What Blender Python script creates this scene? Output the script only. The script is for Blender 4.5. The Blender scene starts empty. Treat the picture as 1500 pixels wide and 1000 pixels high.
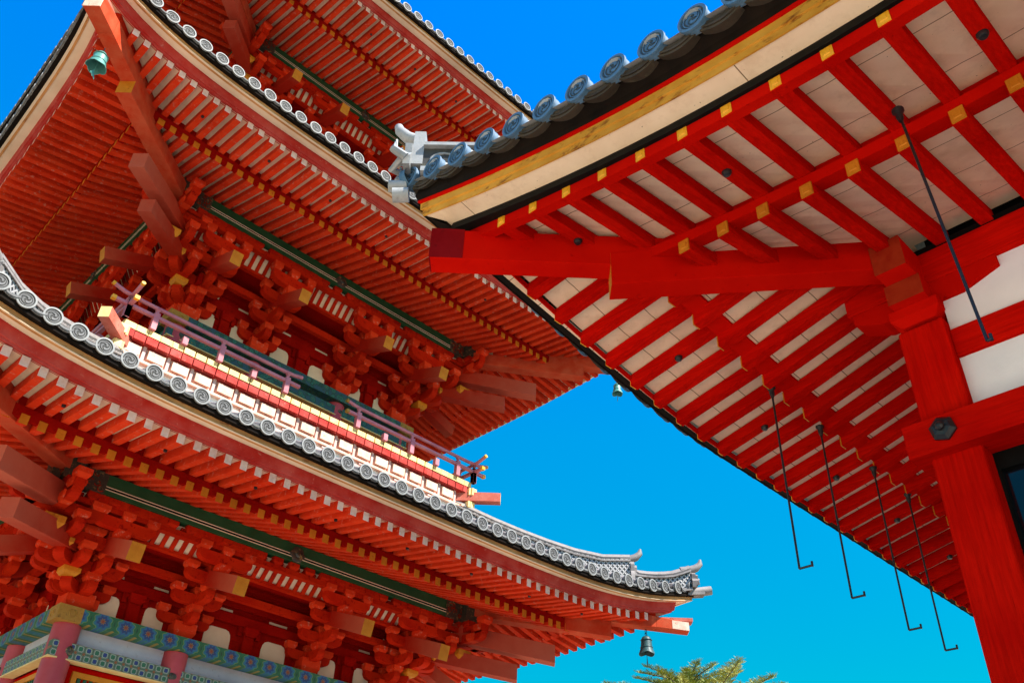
import bpy, bmesh, math, random
from mathutils import Vector, Matrix
R_ = random.Random(7)
PI = math.pi
scn = bpy.context.scene
COL = scn.collection
GZ = -1.6                      # ground level; the camera stands at the origin

# ------------------------------------------------------------------ materials
def nt(name):
    m = bpy.data.materials.new(name); m.use_nodes = True
    t = m.node_tree; b = t.nodes['Principled BSDF']
    return m, t, b
def N(t, typ, **k):
    n = t.nodes.new(typ)
    for a, v in k.items(): setattr(n, a, v)
    return n
def L(t, a, b): t.links.new(a, b)
def vary(t, col, lo, hi):
    g = N(t, 'ShaderNodeNewGeometry'); r = N(t, 'ShaderNodeMapRange'); L(t, g.outputs['Random Per Island'], r.inputs[0])
    r.inputs[3].default_value = lo; r.inputs[4].default_value = hi
    n = N(t, 'ShaderNodeHueSaturation'); L(t, r.outputs[0], n.inputs['Value']); L(t, col, n.inputs['Color']); return n.outputs[0]
def coords(t, kind='Object'):
    return N(t, 'ShaderNodeTexCoord').outputs[kind]
def noise(t, vec, scale, detail=4, rough=.6):
    n = N(t, 'ShaderNodeTexNoise'); n.inputs['Scale'].default_value = scale
    n.inputs['Detail'].default_value = detail; n.inputs['Roughness'].default_value = rough
    L(t, vec, n.inputs['Vector']); return n.outputs['Fac']
def ramp(t, fac, stops, interp='LINEAR'):
    r = N(t, 'ShaderNodeValToRGB'); r.color_ramp.interpolation = interp
    e = r.color_ramp.elements
    while len(e) > 1: e.remove(e[-1])
    e[0].position = stops[0][0]; e[0].color = (*stops[0][1], 1)
    for p, c in stops[1:]:
        q = e.new(p); q.color = (*c, 1)
    L(t, fac, r.inputs['Fac']); return r.outputs['Color']
def mix(t, fac, a, b, mode='MIX'):
    n = N(t, 'ShaderNodeMix', data_type='RGBA', blend_type=mode)
    if isinstance(fac, (int, float)): n.inputs[0].default_value = fac
    else: L(t, fac, n.inputs[0])
    for i, s in ((6, a), (7, b)):
        if isinstance(s, tuple): n.inputs[i].default_value = (*s, 1)
        else: L(t, s, n.inputs[i])
    return n.outputs[2]
def M(t, op, a, b=None, c=None):
    n = N(t, 'ShaderNodeMath', operation=op)
    for i, s in enumerate((a, b, c)):
        if s is None: continue
        if isinstance(s, (int, float)): n.inputs[i].default_value = s
        else: L(t, s, n.inputs[i])
    return n.outputs[0]
def bump(t, b, h, strength=.3, dist=.01):
    n = N(t, 'ShaderNodeBump'); n.inputs['Strength'].default_value = strength
    n.inputs['Distance'].default_value = dist
    L(t, h, n.inputs['Height']); L(t, n.outputs[0], b.inputs['Normal'])
def scaled(t, vec, s):
    m = N(t, 'ShaderNodeMapping'); m.inputs['Scale'].default_value = s; L(t, vec, m.inputs['Vector']); return m.outputs[0]

MAT = {}
def painted(name, c1, c2, c3=None, rough=.5, scale=3, wear=.62, bs=.25, spec=.4, grain=(1, 1, 1)):
    m, t, b = nt(name); v = coords(t)
    f = noise(t, v, scale, 5); col = ramp(t, f, [(.32, c1), (.68, c2)])
    if c3:
        g = noise(t, scaled(t, v, grain), 14, 6, .7)
        k = ramp(t, g, [(wear, (0, 0, 0)), (wear + .1, (1, 1, 1))])
        sp = N(t, 'ShaderNodeSeparateColor'); L(t, k, sp.inputs[0])
        col = mix(t, sp.outputs[0], col, c3)
    if grain != (1, 1, 1) and 'red' in name:
        sk = N(t, 'ShaderNodeMapRange'); L(t, noise(t, scaled(t, v, grain), 5, 5, .7), sk.inputs[0]); sk.inputs[1].default_value = .3; sk.inputs[2].default_value = .7; sk.inputs[3].default_value = .72; sk.inputs[4].default_value = 1.15
        hk_ = N(t, 'ShaderNodeHueSaturation'); L(t, sk.outputs[0], hk_.inputs['Value']); L(t, col, hk_.inputs['Color']); col = hk_.outputs[0]
    big = noise(t, v, .7, 3, .5); st = N(t, 'ShaderNodeMapRange'); L(t, big, st.inputs[0]); st.inputs[1].default_value = .3; st.inputs[2].default_value = .7; st.inputs[3].default_value = .82; st.inputs[4].default_value = 1.12
    hv = N(t, 'ShaderNodeHueSaturation'); L(t, st.outputs[0], hv.inputs['Value']); L(t, col, hv.inputs['Color'])
    col = vary(t, hv.outputs[0], .84, 1.12)
    L(t, col, b.inputs['Base Color']); b.inputs['Roughness'].default_value = rough
    b.inputs['Specular IOR Level'].default_value = spec
    h = noise(t, scaled(t, v, grain), 40, 5, .65); bump(t, b, h, bs, .006)
    MAT[name] = m; return m
painted('vermilion', (.40, .010, .002), (.50, .022, .0035), (.26, .006, .002), .6, 2.2, .56, .25, .03)
painted('vermilion rafter', (.56, .024, .005), (.68, .050, .012), (.60, .16, .10), .6, 2.5, .57, .3, .03)
painted('deep red', (.47, .003, .0015), (.56, .006, .002), (.32, .003, .002), .6, 1.8, .62, .2, .0)
painted('fascia red', (.40, .018, .012), (.48, .07, .055), (.5, .15, .12), .6, 3, .6, .25, .1)
painted('shadow red', (.24, .003, .002), (.32, .007, .003), (.16, .003, .002), .6, 2.2, .6, .2, .0)  # darker copy of the red, deep eave shade put into the colour
for nm_, gr_ in (('deep red column', (9, 9, .5)), ('deep red along x', (.5, 9, 9)), ('deep red along y', (9, .5, 9))):
    painted(nm_, (.45, .003, .0015), (.55, .006, .002), (.30, .003, .002), .6, 1.8, .60, .35, .0, gr_)
painted('plaster', (.70, .73, .78), (.80, .82, .86), (.62, .60, .55), .8, 2.0, .68, .25, .05)  # cooled towards blue, sky light put into the colour
painted('worn brown', (.26, .012, .003), (.33, .03, .007), (.40, .02, .006), .7, 8, .6, .4, .08)
painted('weathered red', (.46, .09, .055), (.54, .17, .12), (.38, .05, .03), .65, 5, .58, .4, .15)
painted('rail red', (.42, .12, .15), (.52, .19, .21), (.42, .14, .15), .55, 5, .62, .3, .2)
painted('dull ochre', (.50, .21, .02), (.62, .30, .04), (.22, .07, .01), .6, 5, .54, .4, .1, (1, .35, 1))
painted('ochre', (.50, .155, .008), (.60, .215, .015), (.36, .08, .006), .55, 6, .6, .3, .15)
painted('gold plate', (.74, .31, .010), (.84, .38, .018), (.50, .18, .01), .45, 12, .62, .6, .3)
painted('gold paint', (.74, .50, .17), (.82, .62, .27), (.6, .36, .14), .6, 9, .62, .3, .3)
painted('cream plaster', (.70, .53, .35), (.78, .62, .43), (.56, .38, .23), .8, 3, .66, .2, .05)
painted('white paint', (.80, .77, .74), (.88, .86, .83), (.6, .5, .45), .6, 6, .66, .2, .2)
painted('rafter end white', (.70, .38, .27), (.84, .56, .42), (.5, .2, .14), .6, 9, .6, .3, .15)
painted('weathered board', (.46, .19, .055), (.56, .26, .09), (.28, .10, .03), .75, 2.5, .56, .4, .1, (.3, 1, 1))
painted('dark timber', (.007, .005, .004), (.014, .009, .006), None, .8, 5, .6, .3, .05)
painted('black lacquer and shade', (.004, .004, .004), (.007, .007, .006), None, .6, 5, .6, .15, .06)  # door frames, and the black put into shaded gaps of the hall eave
painted('green paint', (.010, .060, .018), (.018, .085, .030), (.03, .05, .02), .5, 4, .64, .2, .3)
painted('dark ornament', (.03, .028, .02), (.05, .045, .03), (.30, .2, .07), .4, 18, .55, .8, .5)
painted('bronze patina', (.05, .20, .17), (.10, .32, .27), (.04, .08, .06), .45, 9, .6, .5, .5)
painted('bronze silhouette', (.015, .05, .055), (.03, .09, .09), (.02, .03, .03), .5, 9, .6, .5, .4)  # darker copy of the patina, silhouette of one bell put into the colour
painted('iron', (.006, .0065, .008), (.012, .012, .014), None, .4, 20, .6, .3, .5)
painted('aged gilt', (.30, .15, .02), (.42, .23, .035), (.16, .07, .01), .5, 14, .56, .6, .3)
painted('faded pink', (.60, .34, .28), (.72, .50, .44), (.45, .16, .11), .65, 5, .6, .3, .1)
painted('hip red', (.46, .035, .010), (.50, .085, .035), (.50, .14, .08), .65, 4, .63, .4, .05)
painted('frieze white', (.46, .44, .50), (.56, .54, .58), (.36, .33, .34), .7, 3, .6, .2, .1)
painted('stone', (.32, .30, .27), (.42, .40, .36), (.22, .21, .19), .85, 3, .6, .5, .2)
painted('bark', (.10, .07, .05), (.16, .12, .09), None, .9, 9, .6, .9, .1)
painted('plum column', (.36, .035, .045), (.44, .06, .075), (.3, .02, .03), .45, 3, .63, .2, .4)

painted('dark plum', (.16, .003, .004), (.22, .006, .008), (.12, .004, .005), .7, 3, .6, .2, .0)
def tile_mat(name, a, b_, dirt, spec=.35):
    m, t, b = nt(name); v = coords(t)
    f = noise(t, v, 6, 6, .7); col = ramp(t, f, [(.3, a), (.55, b_), (.75, dirt)])
    g = noise(t, v, 55, 4, .7); col = mix(t, M(t, 'MULTIPLY', g, .35), col, (.10, .09, .08)); col = vary(t, col, .70, 1.2)
    gl = ramp(t, noise(t, v, 11, 5, .7), [(.60, (0, 0, 0)), (.68, (1, 1, 1))]); gq = N(t, 'ShaderNodeSeparateColor'); L(t, gl, gq.inputs[0]); col = mix(t, M(t, 'MULTIPLY', gq.outputs[0], .45), col, (.16, .15, .08) if 'blue' not in name else (.10, .12, .12))
    L(t, col, b.inputs['Base Color']); b.inputs['Roughness'].default_value = .62
    b.inputs['Specular IOR Level'].default_value = spec if name not in ('tile recess', 'tile relief', 'blue grey recess', 'tile underside') else .06
    bump(t, b, noise(t, v, 70, 4), .35, .004); MAT[name] = m
tile_mat('roof tile', (.19, .16, .145), (.29, .255, .235), (.12, .10, .09))
tile_mat('sunlit roof tile', (.26, .27, .27), (.38, .385, .38), (.18, .18, .17))  # paler copy of the tile, sunlight put into the colour
tile_mat('tile rim', (.17, .17, .16), (.25, .25, .235), (.12, .12, .11))
tile_mat('tile relief', (.14, .14, .135), (.21, .205, .20), (.09, .09, .085))
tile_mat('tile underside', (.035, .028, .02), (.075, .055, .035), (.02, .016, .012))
tile_mat('tile recess', (.035, .035, .035), (.06, .06, .058), (.03, .028, .025))  # dark tone puts shading and dirt of the hollows into the colour
tile_mat('blue grey tile', (.040, .12, .21), (.07, .17, .28), (.03, .075, .12))  # bluish copy of the tile, skylit shade put into the colour
tile_mat('blue grey recess', (.022, .045, .065), (.04, .07, .095), (.02, .03, .04))  # same blue shade, with hollow shading and dirt added to the colour

def lattice_tile():
    m, t, b = nt('ridge lattice'); v = coords(t); s = N(t, 'ShaderNodeSeparateXYZ'); L(t, v, s.inputs[0])
    d = M(t, 'MULTIPLY', M(t, 'ADD', M(t, 'ABSOLUTE', s.outputs[0]), M(t, 'ABSOLUTE', s.outputs[1])), 8.2)
    z = M(t, 'MULTIPLY', s.outputs[2], 9.5)
    def cell(x): return M(t, 'SUBTRACT', M(t, 'FRACT', x), .5)
    def ring(off):
        a = cell(M(t, 'ADD', d, off)); c = cell(M(t, 'ADD', z, off))
        r = M(t, 'SQRT', M(t, 'ADD', M(t, 'MULTIPLY', a, a), M(t, 'MULTIPLY', c, c)))
        return M(t, 'ABSOLUTE', M(t, 'SUBTRACT', r, .40))
    k = M(t, 'MINIMUM', ring(0), ring(.5))
    col = ramp(t, k, [(0, (.42, .40, .38)), (.07, (.36, .34, .32)), (.11, (.03, .03, .03))])
    L(t, col, b.inputs['Base Color']); b.inputs['Roughness'].default_value = .5
    bump(t, b, M(t, 'SUBTRACT', 1., k), .9, .03); MAT['ridge lattice'] = m
lattice_tile()

def brocade(name, scale, zc, hz, kind):
    """Painted pattern band running along local x; zc = band centre, hz = band height."""
    m, t, b = nt(name); v = coords(t); s = N(t, 'ShaderNodeSeparateXYZ'); L(t, v, s.inputs[0])
    u = M(t, 'MULTIPLY', s.outputs[0], 1 / scale)
    w = M(t, 'MULTIPLY', M(t, 'SUBTRACT', s.outputs[2], zc), 1 / scale)
    def fr(x, o=0): return M(t, 'SUBTRACT', M(t, 'FRACT', M(t, 'ADD', x, 100.5 + o)), .5)
    def rad(a, c): return M(t, 'SQRT', M(t, 'ADD', M(t, 'MULTIPLY', a, a), M(t, 'MULTIPLY', c, c)))
    if kind == 'rosette':
        a = fr(u); r = rad(a, w)
        ang = M(t, 'ARCTAN2', w, a); pet = M(t, 'MULTIPLY', M(t, 'COSINE', M(t, 'MULTIPLY', ang, 8)), .035)
        rr = M(t, 'ADD', r, pet)
        c1 = ramp(t, rr, [(0, (.45, .03, .02)), (.07, (.5, .35, .05)), (.10, (.02, .07, .32)), (.22, (.03, .20, .50)),
                          (.30, (.02, .30, .34)), (.36, (.30, .45, .10)), (.39, (.02, .22, .08)), (.50, (.01, .10, .05))], 'CONSTANT')
        a2 = fr(u, .5); w2 = M(t, 'SUBTRACT', M(t, 'ABSOLUTE', w), .38); r2 = rad(a2, w2)
        c2 = ramp(t, r2, [(0, (.5, .04, .02)), (.06, (.6, .42, .06)), (.11, (.02, .2, .09)), (.2, (.01, .12, .05))], 'CONSTANT')
        k = M(t, 'LESS_THAN', r2, .17); col = mix(t, k, c1, c2)
    elif kind == 'tiles':
        a = fr(u); c = fr(w, .5)
        d = M(t, 'MAXIMUM', M(t, 'ABSOLUTE', a), M(t, 'ABSOLUTE', c)); r = rad(a, c); d = M(t, 'MAXIMUM', d, M(t, 'MULTIPLY', r, .86))
        par = M(t, 'FRACT', M(t, 'MULTIPLY', M(t, 'ADD', M(t, 'FLOOR', M(t, 'ADD', u, 100.5)), M(t, 'FLOOR', M(t, 'ADD', w, 101))), .5))
        core = mix(t, M(t, 'GREATER_THAN', par, .25), (.02, .05, .34), (.03, .24, .12))
        sh = ramp(t, d, [(0, (1, 1, 1)), (.22, (.0, .0, .0))], 'CONSTANT')
        ss = N(t, 'ShaderNodeSeparateColor'); L(t, sh, ss.inputs[0])
        ring = ramp(t, d, [(0, (.1, .3, .2)), (.26, (.70, .74, .62)), (.34, (.05, .22, .10)), (.40, (.45, .50, .40)), (.44, (.04, .15, .08))], 'CONSTANT')
        col = mix(t, ss.outputs[0], ring, core)
        a2 = fr(u, .5); c2 = fr(w, 0); r2 = rad(a2, c2)
        col = mix(t, M(t, 'LESS_THAN', r2, .17), col, (.50, .16, .05))
    else:
        f = N(t, 'ShaderNodeTexVoronoi'); f.inputs['Scale'].default_value = 9; L(t, v, f.inputs['Vector'])
        col = ramp(t, f.outputs['Distance'], [(0, (.35, .30, .06)), (.12, (.02, .16, .10)), (.32, (.02, .26, .20)), (.42, (.01, .08, .05)), (.6, (.02, .10, .16))], 'CONSTANT')
    n = noise(t, v, 30, 4); col = mix(t, M(t, 'ADD', M(t, 'MULTIPLY', n, .5), .28), col, (.015, .03, .012))
    L(t, col, b.inputs['Base Color']); b.inputs['Roughness'].default_value = .55
    MAT[name] = m

def board_mat(name, axis, pitch, a, b_):
    """boards with thin joint lines every `pitch` metres along an object axis"""
    m, t, b = nt(name); v = coords(t); s = N(t, 'ShaderNodeSeparateXYZ'); L(t, v, s.inputs[0])
    x = M(t, 'FRACT', M(t, 'ADD', M(t, 'DIVIDE', s.outputs[axis], pitch), 100.35))
    k = M(t, 'LESS_THAN', x, .007 / pitch)
    f = noise(t, v, 4, 5); col = ramp(t, f, [(.3, a), (.7, b_)])
    g = noise(t, v, 1.6, 3); st = ramp(t, g, [(.60, (0, 0, 0)), (.75, (1, 1, 1))]); q = N(t, 'ShaderNodeSeparateColor'); L(t, st, q.inputs[0])
    col = mix(t, M(t, 'MULTIPLY', q.outputs[0], .55), col, (.55, .34, .18))
    hz = ramp(t, noise(t, v, 7, 6, .75), [(.50, (0, 0, 0)), (.72, (1, 1, 1))]); hq = N(t, 'ShaderNodeSeparateColor'); L(t, hz, hq.inputs[0])
    col = mix(t, M(t, 'MULTIPLY', hq.outputs[0], .30), col, (.50, .30, .16))
    sp = ramp(t, noise(t, v, 48, 2, .5), [(.74, (0, 0, 0)), (.76, (1, 1, 1))]); sq = N(t, 'ShaderNodeSeparateColor'); L(t, sp, sq.inputs[0])
    col = mix(t, M(t, 'MULTIPLY', sq.outputs[0], .7), col, (.16, .10, .06)); col = vary(t, col, .95, 1.03)
    col = mix(t, k, col, (.22, .13, .07)); L(t, col, b.inputs['Base Color'])
    b.inputs['Roughness'].default_value = .8; b.inputs['Specular IOR Level'].default_value = .1
    MAT[name] = m
board_mat('soffit boards along y', 0, .46, (.82, .61, .40), (.90, .69, .47))
board_mat('soffit boards along x', 1, .27, (.82, .61, .40), (.90, .69, .47))
board_mat('eave board long', 1, 2.3, (.80, .59, .39), (.88, .67, .46))
board_mat('eave board cross', 0, .32, (.80, .59, .39), (.88, .67, .46))

# ------------------------------------------------------------------ mesh builder
class MB:
    def __init__(s): s.v = []; s.f = []; s.m = []
    def add(s, vs, fs, mi=0):
        o = len(s.v); s.v += [tuple(v) for v in vs]
        s.f += [tuple(i + o for i in f) for f in fs]; s.m += [mi] * len(fs)
    def hexa(s, p, mi=0, end=None):
        """p: 8 points, 0-3 start ring, 4-7 end ring"""
        s.add(p, [(0, 3, 2, 1), (0, 1, 5, 4), (1, 2, 6, 5), (2, 3, 7, 6), (3, 0, 4, 7)], mi)
        s.add([p[4], p[5], p[6], p[7]], [(0, 1, 2, 3)], mi if end is None else end)
    def box(s, x0, x1, y0, y1, z0, z1, mi=0):
        s.hexa([(x0, y0, z0), (x0, y1, z0), (x0, y1, z1), (x0, y0, z1), (x1, y0, z0), (x1, y1, z0), (x1, y1, z1), (x1, y0, z1)], mi)
    def beam(s, a, b, w, h, mi=0, end=None, up=(0, 0, 1), start=None):
        a = Vector(a); b = Vector(b); d = (b - a).normalized(); sd = d.cross(Vector(up)).normalized(); u = sd.cross(d)
        def ring(p): return [p - sd * w / 2 - u * h / 2, p + sd * w / 2 - u * h / 2, p + sd * w / 2 + u * h / 2, p - sd * w / 2 + u * h / 2]
        s.hexa(ring(a) + ring(b), mi, end)
    def prism(s, poly, fn, t0, t1, mi=0):
        """poly in 2D, fn(a,b,t)->xyz, extruded from t0 to t1"""
        n = len(poly); vs = [fn(a, b, t0) for a, b in poly] + [fn(a, b, t1) for a, b in poly]
        fs = [tuple(range(n - 1, -1, -1)), tuple(range(n, 2 * n))] + [(i, (i + 1) % n, n + (i + 1) % n, n + i) for i in range(n)]
        s.add(vs, fs, mi)
    def tube(s, pts, r, n=8, mi=0, cap=True):
        pts = [Vector(p) for p in pts]; rs = r if isinstance(r, (list, tuple)) else [r] * len(pts)
        vs = []; fs = []
        ref = None
        for i, p in enumerate(pts):
            d = (pts[min(i + 1, len(pts) - 1)] - pts[max(i - 1, 0)]).normalized()
            if ref is None: ref = Vector((0, 0, 1)) if abs(d.z) < .9 else Vector((1, 0, 0))
            a = d.cross(ref).normalized(); c = a.cross(d)
            for k in range(n):
                t = 2 * PI * k / n; vs.append(p + (a * math.cos(t) + c * math.sin(t)) * rs[i])
        for i in range(len(pts) - 1):
            for k in range(n):
                k2 = (k + 1) % n; fs.append((i * n + k, i * n + k2, (i + 1) * n + k2, (i + 1) * n + k))
        if cap: fs += [tuple(range(n - 1, -1, -1)), tuple(range((len(pts) - 1) * n, len(pts) * n))]
        s.add(vs, fs, mi)
    def lathe(s, prof, c, n=24, mi=0, fn=None):
        vs = []; fs = []
        for r, z in prof:
            for k in range(n):
                t = 2 * PI * k / n
                p = (r * math.cos(t), r * math.sin(t), z)
                if fn: p = fn(p, t)
                vs.append((c[0] + p[0], c[1] + p[1], c[2] + p[2]))
        for i in range(len(prof) - 1):
            for k in range(n):
                k2 = (k + 1) % n; fs.append((i * n + k, i * n + k2, (i + 1) * n + k2, (i + 1) * n + k))
        s.add(vs, fs, mi)
    def sheet(s, rows, mi=0):
        n = len(rows[0]); vs = [p for r in rows for p in r]
        s.add(vs, [(i * n + j, i * n + j + 1, (i + 1) * n + j + 1, (i + 1) * n + j) for i in range(len(rows) - 1) for j in range(n - 1)], mi)
    def xf(s, fn):
        s.v = [tuple(fn(Vector(p))) for p in s.v]; return s
    def join(s, o, fn=None):
        s.add([fn(Vector(p)) if fn else p for p in o.v], []); k = len(s.v) - len(o.v)
        s.f += [tuple(i + k for i in f) for f in o.f]; s.m += o.m; return s
    def mesh(s, name, mats, smooth=False):
        me = bpy.data.meshes.new(name); me.from_pydata(s.v, [], s.f)
        for m in mats: me.materials.append(MAT[m])
        me.polygons.foreach_set('material_index', [q if q < len(mats) else 0 for q in s.m])
        bm = bmesh.new(); bm.from_mesh(me); bmesh.ops.recalc_face_normals(bm, faces=bm.faces); bm.to_mesh(me); bm.free()
        if smooth:
            me.polygons.foreach_set('use_smooth', [True] * len(me.polygons))
            try: me.set_sharp_from_angle(angle=math.radians(38))
            except Exception: pass
        me.update(); return me
def link(name, me, parent=None, loc=None, rz=0, bev=0):
    o = bpy.data.objects.new(name, me); COL.objects.link(o)
    if parent is not None: o.parent = parent
    if loc is not None: o.location = loc
    o.rotation_euler = (0, 0, rz)
    if bev:
        b = o.modifiers.new('bevel', 'BEVEL'); b.width = bev; b.segments = 2; b.limit_method = 'ANGLE'; b.angle_limit = math.radians(40)
    return o
def thing(name, label, cat, loc):
    o = bpy.data.objects.new(name, None); COL.objects.link(o); o.location = loc
    o['label'] = label; o['category'] = cat; o.empty_display_size = .3
    return o

# ------------------------------------------------------------------ shared small meshes
def disc_mb(r, depth=.05, mi=(0, 1, 2)):
    """round eave tile end facing -y with a raised rim and a three-comma swirl; mi = body, recess, relief"""
    m = MB(); n = 28
    prof = [(r * .93, depth), (r * .93, 0.012), (r, 0.006), (r, -.010), (r * .82, -.012), (r * .79, .0), (.0005, .0)]
    m2 = MB()
    vs = []; fs = []
    for i, (rr, y) in enumerate(prof):
        for k in range(n):
            t = 2 * PI * k / n; vs.append((rr * math.cos(t), y, rr * math.sin(t)))
    for i in range(len(prof) - 1):
        for k in range(n):
            k2 = (k + 1) % n; f = (i * n + k, i * n + k2, (i + 1) * n + k2, (i + 1) * n + k)
            fs.append((f, mi[0] if i < 5 else mi[1]))
    m.add(vs, []); 
    for f, k in fs: m.f.append(f); m.m.append(k)
    # inner ring
    def ring(r0, r1, y):
        v = []; 
        for rr, yy in ((r1, .004), (r1, y), (r0, y), (r0, .004)):
            for k in range(n):
                t = 2 * PI * k / n; v.append((rr * math.cos(t), yy, rr * math.sin(t)))
        m.add(v, [(i * n + k, i * n + (k + 1) % n, (i + 1) * n + (k + 1) % n, (i + 1) * n + k) for i in range(3) for k in range(n)], mi[2])
    ring(r * .60, r * .67, -.004)
    for c in range(3):
        pts = []; th0 = c * 2 * PI / 3
        left = []; right = []
        for q in range(12):
            s_ = q / 11; th = th0 + s_ * 2.5; rad = r * (.20 + .30 * s_ ** .8); w = r * .13 * (1 - s_) ** .8 + .001
            if q == 0: w *= .6
            for lst, sg in ((left, 1), (right, -1)):
                lst.append(((rad + sg * w) * math.cos(th), (rad + sg * w) * math.sin(th)))
        vs = [(a, -.006, b) for a, b in left] + [(a, -.006, b) for a, b in right] + [(a, .004, b) for a, b in left] + [(a, .004, b) for a, b in right]
        f = []
        for q in range(11):
            f += [(q, q + 1, 12 + q + 1, 12 + q), (q, q + 1, 24 + q + 1, 24 + q), (12 + q, 12 + q + 1, 36 + q + 1, 36 + q)]
        m.add(vs, f, mi[2])
    return m

def pan_mb(w, t=.03, sag=.045, depth=.14, mi=0):
    """flat tile front between two round ones: a shallow hanging arc with two raised lines"""
    m = MB(); n = 8
    for (z0, z1, y) in ((0, -t, 0), (-t * 1.25, -t * 1.9, -.006), (-t * 2.05, -t * 2.9, .004)):
        rows = []
        for yy, zz in ((depth, z0), (y, z0), (y, z1), (depth, z1)):
            rows.append([(w * (k / n - .5), yy, zz - sag * (1 - (2 * k / n - 1) ** 2)) for k in range(n + 1)])
        m.sheet(rows, mi)
    return m

# ================================================================== PAGODA
XC, YC = 7.0145, 16.0
pag = thing('pagoda', 'tall vermilion pagoda with stacked curving tiled eaves and green tie beams', 'pagoda', (XC, YC, GZ))
ZO = (0, 0, -GZ)
ANG = {'front': 0, 'left': -PI / 2, 'right': PI / 2, 'back': PI}
brocade('rosette band', .34, 3.995, .2, 'rosette')
brocade('tile band', .115, 3.535, .2, 'tiles')
brocade('scroll band', .2, 9.4, .2, 'scroll')

def faded(name, a, b_, r0, r1):
    """paint that has worn paler towards the exposed end of a beam"""
    m, t, b = nt(name); v = coords(t); s = N(t, 'ShaderNodeSeparateXYZ'); L(t, v, s.inputs[0])
    r = M(t, 'MAXIMUM', M(t, 'ABSOLUTE', s.outputs[0]), M(t, 'ABSOLUTE', s.outputs[1]))
    k = M(t, 'DIVIDE', M(t, 'SUBTRACT', r, r0), r1 - r0); k = M(t, 'ADD', k, M(t, 'MULTIPLY', M(t, 'SUBTRACT', noise(t, v, 5, 5), .5), .7))
    col = ramp(t, k, [(0, a), (1, b_)]); L(t, col, b.inputs['Base Color']); b.inputs['Roughness'].default_value = .7; b.inputs['Specular IOR Level'].default_value = .1
    bump(t, b, noise(t, v, 40, 5), .3, .006); MAT[name] = m
faded('faded tail beam', (.38, .014, .004), (.44, .09, .045), 3.5, 4.4)
faded('faded corner beam', (.36, .02, .006), (.46, .10, .055), 3.4, 4.8)
class T: pass
def tier(name, hd, zd, hp, h0, z0, ht, zt, a1, a2, sp, ts, bell):
    t = T(); t.name = name; t.hd = hd; t.zd = zd; t.hp = hp; t.h0 = h0; t.z0 = z0; t.ht = ht; t.zt = zt; t.a1 = a1; t.a2 = a2; t.sp = sp; t.ts = ts; t.bell = bell
    t.he = hd - .41          # flying rafter ends
    t.hk = hd - 1.38         # base rafter ends
    t.zp = zd - .25 - .14    # purlin bottom
    t.zh = .46
    return t
TC = tier('C', 6.48, 5.81, 3.80, 2.75, 4.09, 4.356, 4.54, 1.134, 2.723, .221, .3194, 5.31)
TB = tier('B', 6.22, 11.617, 3.53, 2.50, 9.49, 4.03, 10.11, .973, 2.392, .210, .2997, 10.86)
TA = tier('A', 5.95, 16.962, 3.13, 2.25, 14.9, 3.71, 15.67, .85, 2.10, .205, .3057, 16.3)
TB.zh = .66; TA.zh = .6
FL = .30
def fw(t, h): return max(0., min(1., (h - t.hd + 1.0) / .55))
def fo(t, u, h): return FL * fw(t, h) * min(1.1, abs(u) / (h + FL * fw(t, h))) ** 8
def up(t, u, h):
    k = min(max(abs(u), 0) / t.hd, 1.025)
    w = min(1.1, max(0, (h - t.hp) / (t.hd - t.hp)))
    return .39 * k ** 4 * w
def zfly(t, h): return t.zd - .485 + .17 * (t.he - h)              # underside of flying rafters
def zbase(t, h): return t.zd - .545 + ((t.zp + .28) - (t.zd - .545)) * (t.hk - h) / (t.hk - t.hp)   # underside of base rafters

def add(mb, name, mats, k=0, parent=None, bev=0, smooth=False, stuff=False, label=None):
    me = mb.mesh(name, mats, smooth)
    if parent is None: o = link(name, me, pag, ZO, k, bev)
    else: o = link(name, me, parent, (0, 0, 0), 0, bev)
    if stuff: o['kind'] = 'stuff'
    if label: o['label'] = label
    return o
def again(o, k, parent=None):
    c = o.copy(); COL.objects.link(c); c.parent = parent or pag; c.location = ZO if not parent else (0, 0, 0); c.rotation_euler = (0, 0, k if not parent else 0); return c

def rafter(mb, t, u, kind, w=.105, mi=0, end=1):
    if kind == 'fly':
        h1 = t.he; h0 = max(t.hk - .05, abs(u) + .02); zf = zfly; ht_ = .13; w -= .008
    else:
        h1 = t.hk; h0 = max(t.hp - .3, abs(u) + .02); zf = zbase; ht_ = .13
    if h1 - h0 < .08: return
    if kind == 'fly': h1 += .22 * min(1, abs(u) / h1) ** 8
    p = []; ju = R_.uniform(-.007, .007); jz = R_.uniform(-.004, .004); h1 += R_.uniform(-.008, .006); w += R_.uniform(-.005, .005)
    for h in (h0, h1):
        z = zf(t, h) + up(t, u, h) + jz
        if h == h1: u += ju
        p += [(u - w / 2, -h, z), (u + w / 2, -h, z), (u + w / 2, -h, z + ht_), (u - w / 2, -h, z + ht_)]
    mb.hexa(p, mi, end)

disc = {}
DISC_P = disc_mb(.112).mesh('eave_tile', ['tile rim', 'tile recess', 'tile relief'], True)

def roofz(t, h, hin, zin):
    """concave roof surface from the eave (h=hd) to the body (hin)"""
    s = (t.hd - h) / (t.hd - hin); return t.zd - .08 + (zin - t.zd + .08) * (.72 * s + .28 * s * s)

RAFT = {'flying_rafter': 0, 'base_rafter': 0, 'eave_tile': 0}
stuffmb = {'flying_rafter': {}, 'base_rafter': {}, 'eave_tile': {}}

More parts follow.
